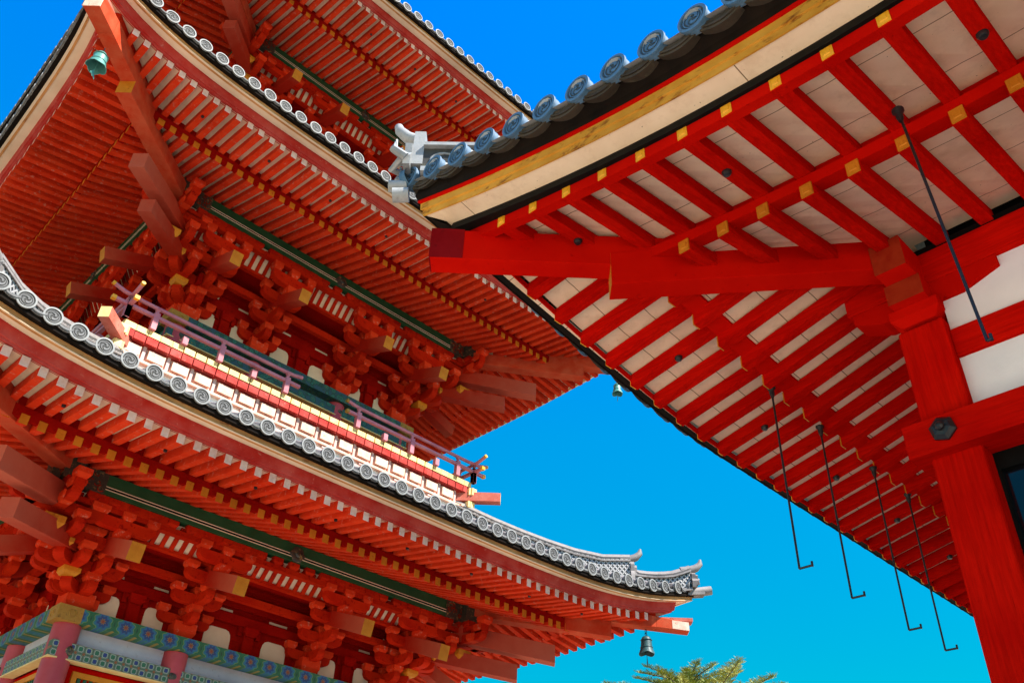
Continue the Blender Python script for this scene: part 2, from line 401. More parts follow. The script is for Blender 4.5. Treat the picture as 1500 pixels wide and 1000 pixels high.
def eaves(t, sides, hin, zin, own):
    hd = t.hd
    NU = 40
    us = [hd * (2 * i / NU - 1) for i in range(NU + 1)]
    def strip(mb, prof, mi=0, n=NU, clip=True):
        rows = []
        for h, z in prof:
            f = FL * fw(t, h); rows.append([((h + f) * (2 * i / n - 1), -h - f * abs(2 * i / n - 1) ** 8, z + up(t, (h + f) * (2 * i / n - 1), h)) for i in range(n + 1)])
        mb.sheet(rows, mi)
    zk = zfly(t, t.he)
    # ---- boards of the eave edge
    m = MB(); strip(m, [(hd - .025, t.zd - .04), (hd - .03, t.zd - .135), (hd - .16, t.zd - .138), (hd - .16, t.zd - .03), (hd - .025, t.zd - .04)])
    m1 = MB(); strip(m1, [(hd - .16, t.zd - .14), (hd - .10, t.zd - .14), (hd - .103, t.zd - .205), (hd - .17, t.zd - .21)])
    m1b = MB(); strip(m1b, [(hd - .13, t.zd - .207), (hd - .094, t.zd - .207), (hd - .096, t.zd - .213), (hd - .325, t.zd - .178), (hd - .325, t.zd - .14)])
    m2 = MB(); strip(m2, [(hd - .31, t.zd - .15), (hd - .345, t.zd - .325), (hd - .38, t.zd - .325)]); strip(m2, [(hd - .375, t.zd - .32), (hd - .38, zk + .134), (hd - .46, zk + .134)])
    # ---- soffit boards
    m3 = MB(); strip(m3, [(t.he - .02, zfly(t, t.he) + .132), (t.hk - .04, zfly(t, t.hk) + .132)])
    m4 = MB(); strip(m4, [(t.hk - .02, zbase(t, t.hk) + .132), (t.hp - .3, zbase(t, t.hp - .3) + .132)])
    m5 = MB(); strip(m5, [(t.hk - .10, zbase(t, t.hk) + .12), (t.hk - .10, zbase(t, t.hk) + .085), (t.hk - .012, zbase(t, t.hk) + .07), (t.hk - .004, zfly(t, t.hk) - .002), (t.hk - .035, zfly(t, t.hk)), (t.hk - .038, zfly(t, t.hk) + .15)])
    m5.xf(lambda p: p)
    # ---- purlin (green) with beading and metal caps
    ho = t.hp; zb = t.zp; cap = .62
    g = MB(); g.box(-ho + cap, ho - cap, -ho, -ho + .24, zb, zb + .28, 0)
    for dz in (.004, .046):
        g.box(-ho + cap, ho - cap, -ho - .008, -ho + .0, zb + .05 + dz, zb + .060 + dz, 1)
    g.box(-ho + cap, ho - cap, -ho - .004, -ho, zb + .066, zb + .094, 2)
    cps = []
    for sg in (-1, 1):
        cp = MB(); cps.append(cp)
        cp.box(sg * (ho - cap) if sg > 0 else -ho - .13, ho + .13 if sg > 0 else -ho + cap, -ho - .012, -ho + .25, zb - .012, zb + .292, 0)
        for q in range(26):
            a = R_.uniform(0, cap + .05); x = sg * (ho + .1 - a); z = zb + R_.uniform(.03, .25); rr = R_.uniform(.02, .05); th = R_.uniform(0, 6)
            cp.tube([(x + rr * math.cos(th + b), -ho - .018, z + rr * math.sin(th + b)) for b in (0, .8, 1.6, 2.4, 3.2, 4)], .007, 5, 1)
    md = MB(); md.lathe([(.001, .05), (.03, .045), (.05, .02), (.11, .015), (.13, 0)], (0, 0, 0), 12)
    md.xf(lambda p: (p.x * (1 + .15 * math.cos(6 * math.atan2(p.y, p.x))), -ho - .012 - p.z, zb + .11 + p.y * (1)))
    # ---- roof surface
    rf = MB(); K = 7
    rows = []
    for j in range(K + 1):
        h = hd + (hin - hd) * j / K
        f = FL * fw(t, h); rows.append([((h + f) * (2 * i / 40 - 1), -h - f * abs(2 * i / 40 - 1) ** 8, roofz(t, h, hin, zin) + up(t, (h + f) * (2 * i / 40 - 1), h)) for i in range(41)])
    rf.sheet(rows)
    n = int(hd / t.ts)
    tu = [(i + .5) * t.ts for i in range(-n - 2, n + 2)] if t.name != 'C' else [-5.8256 - 2 * t.ts + i * t.ts for i in range(44)]
    tu = [u for u in tu if abs(u) < hd + FL - .06]
    if t.name == 'C': tu = tu + [tu[-1] + t.ts] if tu[-1] + t.ts < hd + FL - .04 else tu
    pan = pan_mb(t.ts * .62, .017, .03, .05); pan.m = [1] * len(pan.m)
    for u in tu:
        hs = max(hin, abs(u) - .05); pts = []
        for j in range(6):
            h = hd - .02 + (hs - hd + .02) * j / 5; pts.append((u, -h - (fo(t, u, hd) if j < 5 else 0), roofz(t, h, hin, zin) + up(t, u, h) + .075))
        if hd - hs > .15: rf.tube([(q[0], q[1] + (.07 if j_ == 0 else 0), q[2]) for j_, q in enumerate(pts)], .082, 8)
    for i in range(len(tu) - 1):
        u = (tu[i] + tu[i + 1]) / 2; z = t.zd + up(t, u, hd) - .005; sl = (up(t, u + .05, hd) - up(t, u - .05, hd)) / .1
        rf.join(pan, lambda p: (u + p.x, -hd - fo(t, u, hd) + p.y, z + p.z + sl * p.x))
    # corner boards are mitred by construction; hip ridge, rafters, tails
    first = {}
    for sd in sides:
        k = ANG[sd]
        if not first:
            o = add(rf, 'tiled_roof', ['roof tile', 'tile relief'], k, smooth=True); first['roof'] = o
            first['a'] = add(m, 'tile_batten', ['dark timber'], k); first['b'] = add(m1, 'eave_board', ['weathered board'], k)
            first['b2'] = add(m1b, 'eave_board_underside', ['cream plaster'], k)
            first['c'] = add(m2, 'eave_fascia', ['fascia red'], k)
            first['d'] = add(m3, 'upper_soffit', ['cream plaster'], k); first['e'] = add(m4, 'lower_soffit', ['cream plaster'], k)
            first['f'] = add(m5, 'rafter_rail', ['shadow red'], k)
            first['g'] = add(g, 'purlin', ['green paint', 'cream plaster', 'dark timber'], k); first['h'] = add(cps[0], 'purlin_cap', ['dark ornament', 'worn brown'], k, smooth=True); first['h2'] = add(cps[1], 'purlin_cap', ['dark ornament', 'worn brown'], k, smooth=True)
            first['i'] = add(md, 'purlin_boss', ['dark ornament'], k, smooth=True)
        else:
            for q in list(first.values()): again(q, k)
        # rafters
        n = int(t.he / t.sp)
        for kind, nm, hm in (('fly', 'flying_rafter', t.he), ('base', 'base_rafter', t.hk)):
            for i in range(-n - 1, n + 1):
                u = (i + .5) * t.sp
                if abs(u) > hm - .1: continue
                vis = sd == 'front' and (nm, t.name) in own and own[(nm, t.name)](u)
                if vis and RAFT[nm] < 100:
                    mb = MB(); rafter(mb, t, u, kind); RAFT[nm] += 1
                    if not mb.v: continue
                    o = add(mb, nm, ['vermilion rafter', 'rafter end white' if kind == 'fly' else 'ochre'], k)
                else:
                    mb = stuffmb[nm].setdefault(0, MB()); tmp = MB(); rafter(tmp, t, u, kind)
                    c, s_ = math.cos(k), math.sin(k); mb.join(tmp, lambda p: (p.x * c - p.y * s_, p.x * s_ + p.y * c, p.z))
        for u in tu:
            z = t.zd + up(t, u, hd)
            vis = sd == 'front' and own[('eave_tile', t.name)](u)
            if vis and RAFT['eave_tile'] < 100:
                RAFT['eave_tile'] += 1
                o = link('eave_tile', DISC_P, pag, (u, -hd - fo(t, u, hd), z - GZ)); o.rotation_euler = (0, R_.uniform(-.5, .5), 0)
            else:
                mb = stuffmb['eave_tile'].setdefault(0, MB())
                c, s_ = math.cos(k), math.sin(k); fh_ = hd + fo(t, u, hd); mb.join(DMB, lambda p: ((p.x + u) * c - (p.y - fh_) * s_, (p.x + u) * s_ + (p.y - fh_) * c, p.z + z))
    return first
DMB = disc_mb(.112)

def holes(t):
    pass

def hips(t, corners, hin, zin):
    """diagonal pieces; d runs along the diagonal as the half-size h"""
    for (sx, sy) in corners:
        def P(h, w, z): return (sx * h + w * sx * .7071 * 1, sy * h - w * sy * .7071, z)
        def bm(mb, h0, z0_, h1, z1_, w, ht_, mi=0, end=None):
            p = []
            for h, z in ((h0, z0_), (h1, z1_)):
                p += [P(h, -w / 2, z), P(h, w / 2, z), P(h, w / 2, z + ht_), P(h, -w / 2, z + ht_)]
            mb.hexa(p, mi, end)
        zc = t.zd + .39
        hn, hnz, ft, fh = {'C': (5.60, -.56, -.41, .155), 'B': (5.28, -.76, -.62, .26), 'A': (5.0, -.76, -.60, .36)}[t.name]
        Z = t.zd
        m = MB(); p = []
        for h, z, q in ((t.hk - .3, Z + hnz + .27 + .12 * (hn - t.hk + .3), .30), (t.hd - .3, Z + ft + .05, fh + .05), (t.hd + (.11 if t.name == 'C' else .04), Z + ft, fh)):
            p.append([P(h, -.12, z), P(h, .12, z), P(h, .12, z + q), P(h, -.12, z + q)])
        m.hexa(p[0] + p[1]); m.hexa(p[1] + p[2], 0, 1)
        tp = MB(); bm(tp, t.hd - (.10 if t.name == 'C' else -.03), Z + ft + (.035 if t.name == 'C' else .004), t.hd + (.115 if t.name == 'C' else .045), Z + ft + .004, .25, fh)
        m2 = MB(); bm(m2, t.hp - .7, Z + hnz + .16 * (hn - t.hp + .7), hn, Z + hnz, .25, .27, 0, 1)
        o = add(m, 'hip_rafter', ['hip red', 'rafter end white'], bev=.008); add(tp, 'painted_nose', ['rafter end white'], parent=o, bev=.006); add(m2, 'hip_rafter', ['hip red', 'ochre'], bev=.008)
        m3 = MB(); bm(m3, t.hd - .3, Z + ft + fh + .03, t.hd + (.17 if t.name == 'C' else .06), Z + ft + fh + .03, .22, .06, 0, 1)
        add(m3, 'hip_board', ['weathered red', 'rafter end white'])
        m3 = MB(); bm(m3, t.hk - .2, Z + ft + fh + .06, t.hd - .30, Z + ft + fh, .20, .04 - ft - fh)
        add(m3, 'hip_filler', ['vermilion'])
        m4 = MB(); bm(m4, t.h0, t.zt + .30, t.ht + .06, t.zt - .11, .24, .27, 0, 1)
        m5 = MB(); bm(m5, t.h0 + .3, t.zt + .68, t.ht + .53, t.zt + .21, .25, .31, 0, 1)
        add(m4, 'corner_tail_beam', ['faded corner beam', 'faded corner beam'], bev=.008); add(m5, 'corner_tail_beam', ['faded corner beam', 'faded corner beam'], bev=.008)
        # ridge in two steps
        def rz(h): return roofz(t, min(h, t.hd), hin, zin) + up(t, h, min(h, t.hd))
        for (ha, hb, hh, wd) in ((hin + .1, t.hd - .60, .40, .22), (t.hd - .62, t.hd + .20, .26, .18)):
            rd = MB(); nn = 7; hs = [ha + (hb - ha) * i / nn for i in range(nn + 1)]
            kick = lambda h: .14 * max(0, (h - hb + .7) / .7) ** 2
            for i in range(nn):
                p = []
                for h in (hs[i], hs[i + 1]):
                    z = rz(h); p += [P(h, -wd / 2, z), P(h, wd / 2, z), P(h, wd / 2, z + hh + kick(h)), P(h, -wd / 2, z + hh + kick(h))]
                rd.hexa(p, 0)
            rt = MB()
            for i in range(nn):
                for zo, w2, th in ((-.0, .30, .03), (hh * .12, .27, .025), (hh * .88, .27, .03)):
                    p = []
                    for h in (hs[i], hs[i + 1]):
                        z = rz(h) + zo + (kick(h) if zo > .1 else 0); p += [P(h, -w2 / 2, z), P(h, w2 / 2, z), P(h, w2 / 2, z + th), P(h, -w2 / 2, z + th)]
                    rt.hexa(p, 0)
            rt.tube([P(h, 0, rz(h) + hh + .05 + kick(h)) for h in hs] , .085, 8)
            o = add(rd, 'hip_ridge', ['ridge lattice']); add(rt, 'ridge_cover_tile', ['roof tile'], parent=o, smooth=True)
            # end ornament
            e = MB(); z = rz(hb); kk = kick(hb)
            def Q(dh, w, zz): return P(hb + dh * .7071, w, z + zz + kk * .6)
            prof = [(-.21, -.04), (.21, -.04), (.24, .12), (.17, .22), (.20, .34), (.10, .42), (0, .46), (-.10, .42), (-.20, .34), (-.17, .22), (-.24, .12)]
            s0 = hh / .40
            e.prism([(a * .8, b * s0) for a, b in prof], lambda a, b, tt: Q(tt, a, b), .0, .07, 0)
            e.prism([(a * .5, .06 + b * s0 * .7) for a, b in prof], lambda a, b, tt: Q(tt, a, b), .07, .12, 0)
            for a in (-.07, .07):
                e.tube([Q(.12, a, .22 * s0), Q(.15, a, .22 * s0)], [.03, .02], 8, 0)
            e.tube([Q(.12, -.1, .12), Q(.15, 0, .09), Q(.12, .1, .12)], .018, 6, 0)
            e.tube([Q(-.18, 0, hh + .06), Q(.0, 0, hh + .09), Q(.12, 0, hh + .14), Q(.20, 0, hh + .22), Q(.21, 0, hh + .31)], [.085, .08, .07, .055, .02], 10, 0)
            add(e, 'ridge_end_ornament', ['roof tile'], parent=o, smooth=True)
        ct = MB(); z = rz(t.hd); ct.tube([P(t.hd + .05, 0, z + .05), P(t.hd + .25, 0, z + .05), P(t.hd + .46, 0, z + .10)], [.09, .085, .08], 10)
        bm(ct, t.hd + .05, z - .05, t.hd + .36, z - .01, .20, .05)
        add(ct, 'corner_tile', ['roof tile'], smooth=True)

# ---------------------------------------------------------------- bracket sets
def arm(mb, c, d, l, z, h, w, mi=0, curve=.5, one=False):
    """boat-shaped arm centred at c (x,y), running along unit vector d; underside curves up at its ends"""
    prof = []
    n = 5; cr = h * .62
    for i in range(n + 1):
        a = i / n * PI / 2; prof.append((l - cr * 1.5 * (1 - math.sin(a)), cr * (1 - math.cos(a)) ))
    right = prof
    poly = [(-p[0], p[1]) for p in reversed(right)] if not one else [(-.05, 0)]
    poly = poly + right + [(l, h)] + ([(-l, h)] if not one else [(-.05, h)])
    px, py = -d[1], d[0]
    mb.prism(poly, lambda a, b, tt: (c[0] + d[0] * a + px * tt, c[1] + d[1] * a + py * tt, z + b), -w / 2, w / 2, mi)
def block(mb, x, y, z, s, h, mi=0, ang=0):
    if mi == 0: mi = 2  # blocks take the brighter red, their lit look put into the colour
    c, sn = math.cos(ang), math.sin(ang); k = .68
    p = []
    for (q, zz) in ((k, z), (1, z + h * .42), (1, z + h)):
        p.append([(x + (a * c - b * sn) * s / 2 * q, y + (a * sn + b * c) * s / 2 * q, zz) for a, b in ((-1, -1), (1, -1), (1, 1), (-1, 1))])
    for i in range(2): mb.hexa(p[i] + p[i + 1], mi)
def bracket(t):
    """one bracket set at u=0; returns list of (name, mb, mats)"""
    H = t.zp - t.z0; f = H / 1.33; st = (t.hp - .12 - t.h0) / 3
    h0 = t.h0; s1, s2, s3 = h0 + st, h0 + 2 * st, h0 + 3 * st
    z0 = t.z0; a = .15 * f; b = .11 * f; w = .13
    out = []
    base = MB(); block(base, 0, -h0, z0, .36, .24 * f)
    z1 = z0 + .20 * f
    m1 = MB(); arm(m1, (0, -h0), (0, -1), st + .12, z1, a, w, one=True); block(m1, 0, -s1, z1 + a, .19, b)
    m2 = MB(); arm(m2, (0, -h0), (1, 0), .42, z1 + .003, a, w)
    for q in (-.36, 0, .36): block(m2, q, -h0, z1 + a, .19, b)
    z2 = z1 + a + b
    m3 = MB(); arm(m3, (0, -h0), (0, -1), 2 * st + .12, z2, a, w, one=True); block(m3, 0, -s2, z2 + a, .19, b)
    m4 = MB(); arm(m4, (0, -s1), (1, 0), .40, z2 + .003, a, w)
    for q in (-.33, 0, .33): block(m4, q, -s1, z2 + a, .185, b)
    z3 = z2 + a + b
    m5 = MB(); arm(m5, (0, -s2), (1, 0), .42, z3, a, w)
    for q in (-.35, 0, .35): block(m5, q, -s2, z3 + a, .185, b)
    # tail beam slopes down and out through the third step
    sl = .36; tl = MB(); hh = .24
    def zt(h): return t.zt - .12 + sl * (t.ht - h)
    p = []
    for h in (s1 - .1, t.ht):
        z = zt(h); p += [(-.10, -h, z), (.10, -h, z), (.10, -h - (.06 if h == t.ht else 0), z + hh), (-.10, -h - (.06 if h == t.ht else 0), z + hh)]
    tl.hexa(p, 0, 1)
    zt3 = zt(s3) + hh
    hb = t.zp - .02 - zt3; bb = hb * .24; aa = hb * .30
    m6 = MB(); block(m6, 0, -s3, zt3 - .02, .19, bb + .02); arm(m6, (0, -s3), (1, 0), .44, zt3 + bb, aa, w)
    for q in (-.37, 0, .37): block(m6, q, -s3, zt3 + bb + aa, .185, bb)
    m6.box(-.6, .6, -s3 - .07, -s3 + .07, t.zp - .02 - (hb - 2 * bb - aa), t.zp - .003)
    return [('bracket_base_block', base), ('bracket_arm', m1), ('bracket_arm', m2), ('bracket_arm', m3), ('bracket_arm', m4), ('bracket_arm', m5), ('tail_beam', tl), ('bracket_arm', m6)], (s1, s2, s3, z1, z2, z3, a, b, zt3)

def body(t, sides, zlow, full):
    parts, (s1, s2, s3, z1, z2, z3, a, b, zt3) = bracket(t)
    meshes = [(n, m.mesh(n, ['faded tail beam' if n == 'tail_beam' else 'vermilion', 'ochre', 'vermilion rafter'], False)) for n, m in parts]
    h0 = t.h0
    for si, sd in enumerate(sides):
        k = ANG[sd]; zo = .0023 * si
        us = [-t.a2, -t.a1, t.a1, t.a2]
        for u in us:
            root = None
            for nm, me in meshes:
                c, s_ = math.cos(k), math.sin(k)
                if root is None:
                    root = link('bracket_set', me, pag, (u * c, u * s_, -GZ), k)
                else:
                    o = link(nm, me, root, (0, 0, 0))
        # walls, continuous tie beams and plaster
        w = MB(); w.box(-h0, h0, -h0 + .06, -h0 + .10, t.z0, t.zp + .25)
        add(w, 'plaster_wall', ['cream plaster'], k)
        tb = MB()
        tb.box(-h0 - .02, h0 + .02, -h0 + .02, -h0 + .058, z1 + a * .2, t.zp + .2)
        zz = z2; j = 0
        while zz < t.zp + .1:
            tb.box(-h0 - .5, h0 + .5, -h0 - .055 - .001 * j, -h0 + .03, zz + zo, zz + a + zo)
            zz += a + b; j += 1
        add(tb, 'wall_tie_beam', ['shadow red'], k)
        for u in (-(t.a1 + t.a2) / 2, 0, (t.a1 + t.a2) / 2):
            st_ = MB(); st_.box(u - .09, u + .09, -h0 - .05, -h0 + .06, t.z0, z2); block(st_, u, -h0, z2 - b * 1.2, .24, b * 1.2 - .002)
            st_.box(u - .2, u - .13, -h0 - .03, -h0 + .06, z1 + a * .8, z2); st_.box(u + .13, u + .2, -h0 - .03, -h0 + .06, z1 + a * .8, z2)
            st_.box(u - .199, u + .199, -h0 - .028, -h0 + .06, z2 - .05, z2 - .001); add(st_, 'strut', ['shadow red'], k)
        # thin plaster slits and rounded plaster fields between the posts
        mids = sorted([-(t.a1 + t.a2) / 2, 0, (t.a1 + t.a2) / 2])
        for um in mids:
            gap = t.a1 * 2 if um == 0 else t.a2 - t.a1
            for sg in (-1, 1):
                cxx = um + sg * gap * .225; wd = gap * .10; hh = (z2 - t.z0) * .80
                prof = [(-wd, 0)] + [(-wd + wd * .45 * (1 - math.cos(q)), hh - wd * .6 * (1 - math.sin(q))) for q in (0, .5, 1.0, 1.57)] + [(wd - wd * .45 * (1 - math.cos(q)), hh - wd * .6 * (1 - math.sin(q))) for q in (1.57, 1.0, .5, 0)] + [(wd, 0)]
                m = MB(); m.prism(prof, lambda a_, b_, t_: (cxx + a_, -h0 + .018 + t_, t.z0 + b_), 0, .03); add(m, 'plaster_field', ['cream plaster'], k)
                for r_ in range(2):
                    zq = z2 + a + b * .35 + r_ * (a + b)
                    if zq < z3 + a + b - .05:
                        m = MB(); m.box(cxx - wd * .75, cxx + wd * .75, -h0 + .014, -h0 + .03, zq, zq + b * .3); add(m, 'plaster_slit', ['cream plaster'], k)
        bd = MB(); bd.box(-h0, h0, -h0 + .03, -h0 + .056, t.z0, z1 + a * .2); add(bd, 'wall_board', ['shadow red'], k)
        sb = MB(); sb.box(-s1 - .2, s1 + .2, -s1 - .05, -s1 + .05, z3 + .003 + zo, z3 + a * .7 + zo); sb.box(-s2 - .25, s2 + .25, -s2 - .05, -s2 + .05, z3 + a + b + zo, z3 + a + b + .05 + zo)
        # run of arms and blocks under the purlin
        x = -s3 - .3
        while x < s3 + .3:
            block(sb, x + .1, -s3, t.zp - .12, .17, .11); x += .30
        sb.box(-s3 - .45, s3 + .45, -s3 - .06, -s3 + .06, t.zp - .20 + zo, t.zp - .121 + zo)
        add(sb, 'step_beam', ['vermilion'], k)
        # sloping ribbed ceiling between steps
        ce = MB(); zc0, zc1 = z3 + a + b + .03, t.zp - .03
        ce.sheet([[(-s3, -s2, zc0), (s3, -s2, zc0)], [(-s3, -(s2 + s3) / 2, zc0 + (zc1 - zc0) * .62), (s3, -(s2 + s3) / 2, zc0 + (zc1 - zc0) * .62)], [(-s3, -s3, zc1), (s3, -s3, zc1)]])
        add(ce, 'ceiling_panel', ['cream plaster'], k)
        rb = MB(); x = -s3 + .1
        while x < s3:
            rb.beam((x, -s2 - .0, zc0 - .02), (x, -(s2 + s3) / 2, zc0 + (zc1 - zc0) * .62 - .02), .065, .05); rb.beam((x, -(s2 + s3) / 2, zc0 + (zc1 - zc0) * .62 - .02), (x, -s3, zc1 - .02), .065, .05); x += .155
        add(rb, 'ceiling_rib', ['vermilion'], k)
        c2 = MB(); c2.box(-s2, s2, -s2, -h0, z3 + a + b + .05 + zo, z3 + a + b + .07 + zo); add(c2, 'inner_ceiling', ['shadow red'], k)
    # corner arms along the diagonals
    for (sx, sy) in ((-1, -1), (1, -1), (-1, 1)):
        cm = MB(); q = 1.4142
        d = (sx / q, sy / q)
        c = (sx * h0 * .93, sy * h0 * .93)
        arm(cm, c, d, (s1 - h0 + .2) * q, z1 - .002, a, .16, one=True); arm(cm, c, d, (s2 - h0 + .2) * q, z2 - .002, a, .16, one=True)
        ang = PI / 4
        block(cm, sx * s1, sy * s1, z1 + a, .24, b, 1, 0); block(cm, sx * s2, sy * s2, z2 + a, .24, b, 1, 0); block(cm, sx * s3, sy * s3, t.zt + .22, .28, .16, 1, 0)
        block(cm, sx * h0 * .97, sy * h0 * .97, t.z0, .42, (z1 - t.z0) * 1.02, 0, 0)
        for zz, hs in ((z2, s1), (z3, s2)):
            arm(cm, (sx * hs, sy * hs), (1, 0), .5, zz - .003, a, .136); arm(cm, (sx * hs, sy * hs), (0, 1), .5, zz - .001, a, .138)
            for e in (-.42, .42): block(cm, sx * hs + e, sy * hs, zz + a, .19, b, 0, 0); block(cm, sx * hs, sy * hs + e, zz + a, .19, b, 0, 0)
        zz = t.zp - .40
        arm(cm, (sx * s3, sy * s3), (1, 0), .62, zz, .15, .14); arm(cm, (sx * s3, sy * s3), (0, 1), .62, zz + .002, .15, .14)
        for e in (-.52, .52): block(cm, sx * s3 + e, sy * s3, zz + .15, .2, .12, 0, 0); block(cm, sx * s3, sy * s3 + e, zz + .15, .2, .12, 0, 0)
        # short noses that step out past the corner
        for (ex, ey) in ((1, 0), (0, 1)):
            for i, (hs, z) in enumerate(((s3 + .35, zz), (s3 + .62, zz + .26))):
                x, y = (sx * hs, sy * s3) if ex else (sx * s3, sy * hs)
                block(cm, x, y, z + .0, .20, .13, 0, 0)
                if i == 0: cm.box(min(x, x + ex * sx * .3), max(x, x + ex * sx * .3), y - .07, y + .07, z + .12, z + .26) if ex else cm.box(x - .07, x + .07, min(y, y + sy * .3), max(y, y + sy * .3), z + .12, z + .26)
        add(cm, 'corner_bracket', ['vermilion', 'ochre', 'vermilion rafter'])

own = {('flying_rafter', 'C'): lambda u: True, ('flying_rafter', 'B'): lambda u: u < 3.4, ('base_rafter', 'C'): lambda u: u > -4.4, ('base_rafter', 'B'): lambda u: True,
       ('eave_tile', 'C'): lambda u: True, ('eave_tile', 'B'): lambda u: u < -1, ('eave_tile', 'A'): lambda u: -1.5 < u < 2.6}
for k_ in ('flying_rafter', 'base_rafter'):
    own[(k_, 'A')] = lambda u: False
own[('flying_rafter', 'B')] = lambda u: u < 3.9
S4 = ['front', 'left', 'right', 'back']
eaves(TC, S4, 3.2, 7.55, own); eaves(TB, S4, 2.9, 13.2, own); eaves(TA, S4, .3, 20.4, own)
for nm, mats in (('flying_rafter', ['vermilion rafter', 'rafter end white']), ('base_rafter', ['vermilion rafter', 'ochre']), ('eave_tile', ['tile rim', 'tile recess', 'tile relief'])):
    add(stuffmb[nm][0], nm, mats, stuff=True, smooth=nm == 'eave_tile')
CR = ((-1, -1), (1, -1), (-1, 1))
hips(TC, CR, 3.2, 7.55); hips(TB, CR, 2.9, 13.2); hips(TA, CR, .3, 20.4)
for t in (TC, TB, TA): body(t, ['front', 'left', 'right'], 0, True)

for t, us in ((TC, range(-27, 27, 6)), (TB, range(-26, 16, 6)), (TA, range(-13, 14, 6))):
    for i in us:
        u = (i + .5) * t.sp; h = t.he - .42
        if abs(u) > h: continue
        m = MB(); m.lathe([(.001, -.03), (.024, -.026), (.026, .004)], (u, -h, zfly(t, h) + up(t, u, h)), 10); add(m, 'iron_knob', ['iron'], smooth=True)
# ---- first storey: painted beams, columns, wall panels
def storey(t, zt0, zl0, zl1, zg, mats, hw):
    ho = t.h0 + .26
    for si, sd in enumerate(('front', 'left', 'right')):
        k = ANG[sd]; ho = t.h0 + .26 - .003 * si; zt = zt0 - .003 * si
        m = MB(); m.box(-ho + .34, ho - .34, -ho, -ho + .5, zt - .195, zt); add(m, 'painted_beam', [mats[0]], k)
        for s in (-1, 1):
            c = MB(); c.box(s * (ho - .34) if s > 0 else -ho - .004, ho + .004 if s > 0 else -ho + .34, -ho - .004, -ho + .30, zt - .199, zt + .004, 0)
            c.tube([(s * (ho - .2) + .05 * math.cos(q), -ho - .008, zt - .1 + .05 * math.sin(q)) for q in [i * PI / 4 for i in range(9)]], .009, 5, 0)
            add(c, 'beam_end_cap', ['aged gilt'], k)
        m = MB(); m.box(-ho + .08, ho - .08, -ho + .08, -ho + .20, zl0 + .002 * si, zl1 - .002 * si)
        o = add(m, 'painted_rail', [mats[1]], k)
        e = MB(); e.box(-ho + .07, ho - .07, -ho + .065, -ho + .22, zl0 - .02 - .001 * si, zl0 - .002); add(e, 'rail_edge', ['gold paint'], k)
        pl = MB(); pl.box(-t.h0, t.h0, -t.h0 - .02, -t.h0 + .04, zl1, zt - .19); add(pl, 'frieze_panel', ['frieze white'], k)
        wl = MB(); wl.box(-t.h0, t.h0, -t.h0 + .0, -t.h0 + .06, zg, zl0 - .02); add(wl, 'wall_panel', ['deep red'], k)
        for u in (-t.h0, -t.a1, t.a1):
            b = MB(); b.lathe([(.001, .045), (.03, .04), (.045, .02), (.07, .012), (.075, 0)], (0, 0, 0), 12)
            b.xf(lambda p: (u + p.x + (.06 if u < -2 else 0), -ho + .08 - p.z, (zl0 + zl1) / 2 + p.y)); add(b, 'nail_cover', ['dark ornament'], k, smooth=True)
        cs = (-t.h0, -t.a1 * .98, t.a1 * .98)
        for u in (cs if sd == 'front' else (-t.a1, t.a1) if sd != 'right' else (t.a1, -t.h0, -t.a1)):
            c = MB(); c.tube([(u, -t.h0 - .02, zg), (u, -t.h0 - .02, zt - .2)], .185, 20); add(c, 'column', ['plum column'], k, smooth=True)
        for i, (a_, b_) in enumerate(((-t.h0 + .26, -t.a1 - .24), (-t.a1 + .24, t.a1 - .24), (t.a1 + .24, t.h0 - .26))):
            f = MB(); zt2 = zl0 - .10
            for x0, x1, za, zb_ in ((a_, b_, zt2 - .07, zt2), (a_, b_, zg + .5, zg + .57), (a_, a_ + .07, zg + .57, zt2 - .07), (b_ - .07, b_, zg + .57, zt2 - .07)):
                f.box(x0, x1, -t.h0 - .05, -t.h0 + .01, za, zb_)
            w_ = add(f, 'window' if i != 1 else 'door', ['ochre'], k)
            g = MB(); x = a_ + .09
            while x < b_ - .1: g.box(x, x + .045, -t.h0 - .03, -t.h0 + .005, zg + .57, zt2 - .07); x += .085
            add(g, 'lattice', ['green paint'], parent=w_)
storey(TC, 4.09, 3.43, 3.64, -.8, ('rosette band', 'tile band'), 0)
storey(TB, 9.49, 9.02, 9.2, 8.1, ('scroll band', 'scroll band'), 0)
# ---- stone podium and steps
m = MB(); m.box(-4.6, 4.6, -4.6, 4.6, -1.6, -.95); m.box(-4.75, 4.75, -4.75, 4.75, -.95, -.8)
o = add(m, 'podium', ['stone'], bev=.02)
m = MB()
for i in range(4): m.box(-1.2, 1.2, -4.75 - .32 * (i + 1), -4.75 - .32 * i, -1.6, -.96 - .16 * i)
add(m, 'steps', ['stone'], bev=.015)
# ---- upper walls hidden behind the roofs
m = MB()
for (h, a_, b_) in ((2.35, 3.8, 9.0), (2.1, 9.6, 14.6)): m.box(-h, h, -h, h, a_, b_)
m.box(-2.3, 2.3, -2.3, 2.3, -.8, 3.8); add(m, 'core_wall', ['deep red'])
m = MB(); m.box(-.45, .45, -.45, .45, 20.3, 20.8); m.lathe([(.5, 20.8), (.42, 21.0), (.2, 21.2), (.09, 21.3), (.09, 28)], (0, 0, 0), 16)
for i in range(9): m.lathe([(.09, 22.2 + i * .5), (.42 - i * .02, 22.2 + i * .5), (.42 - i * .02, 22.26 + i * .5), (.09, 22.26 + i * .5)], (0, 0, 0), 16)
add(m, 'spire', ['bronze patina'], smooth=True)

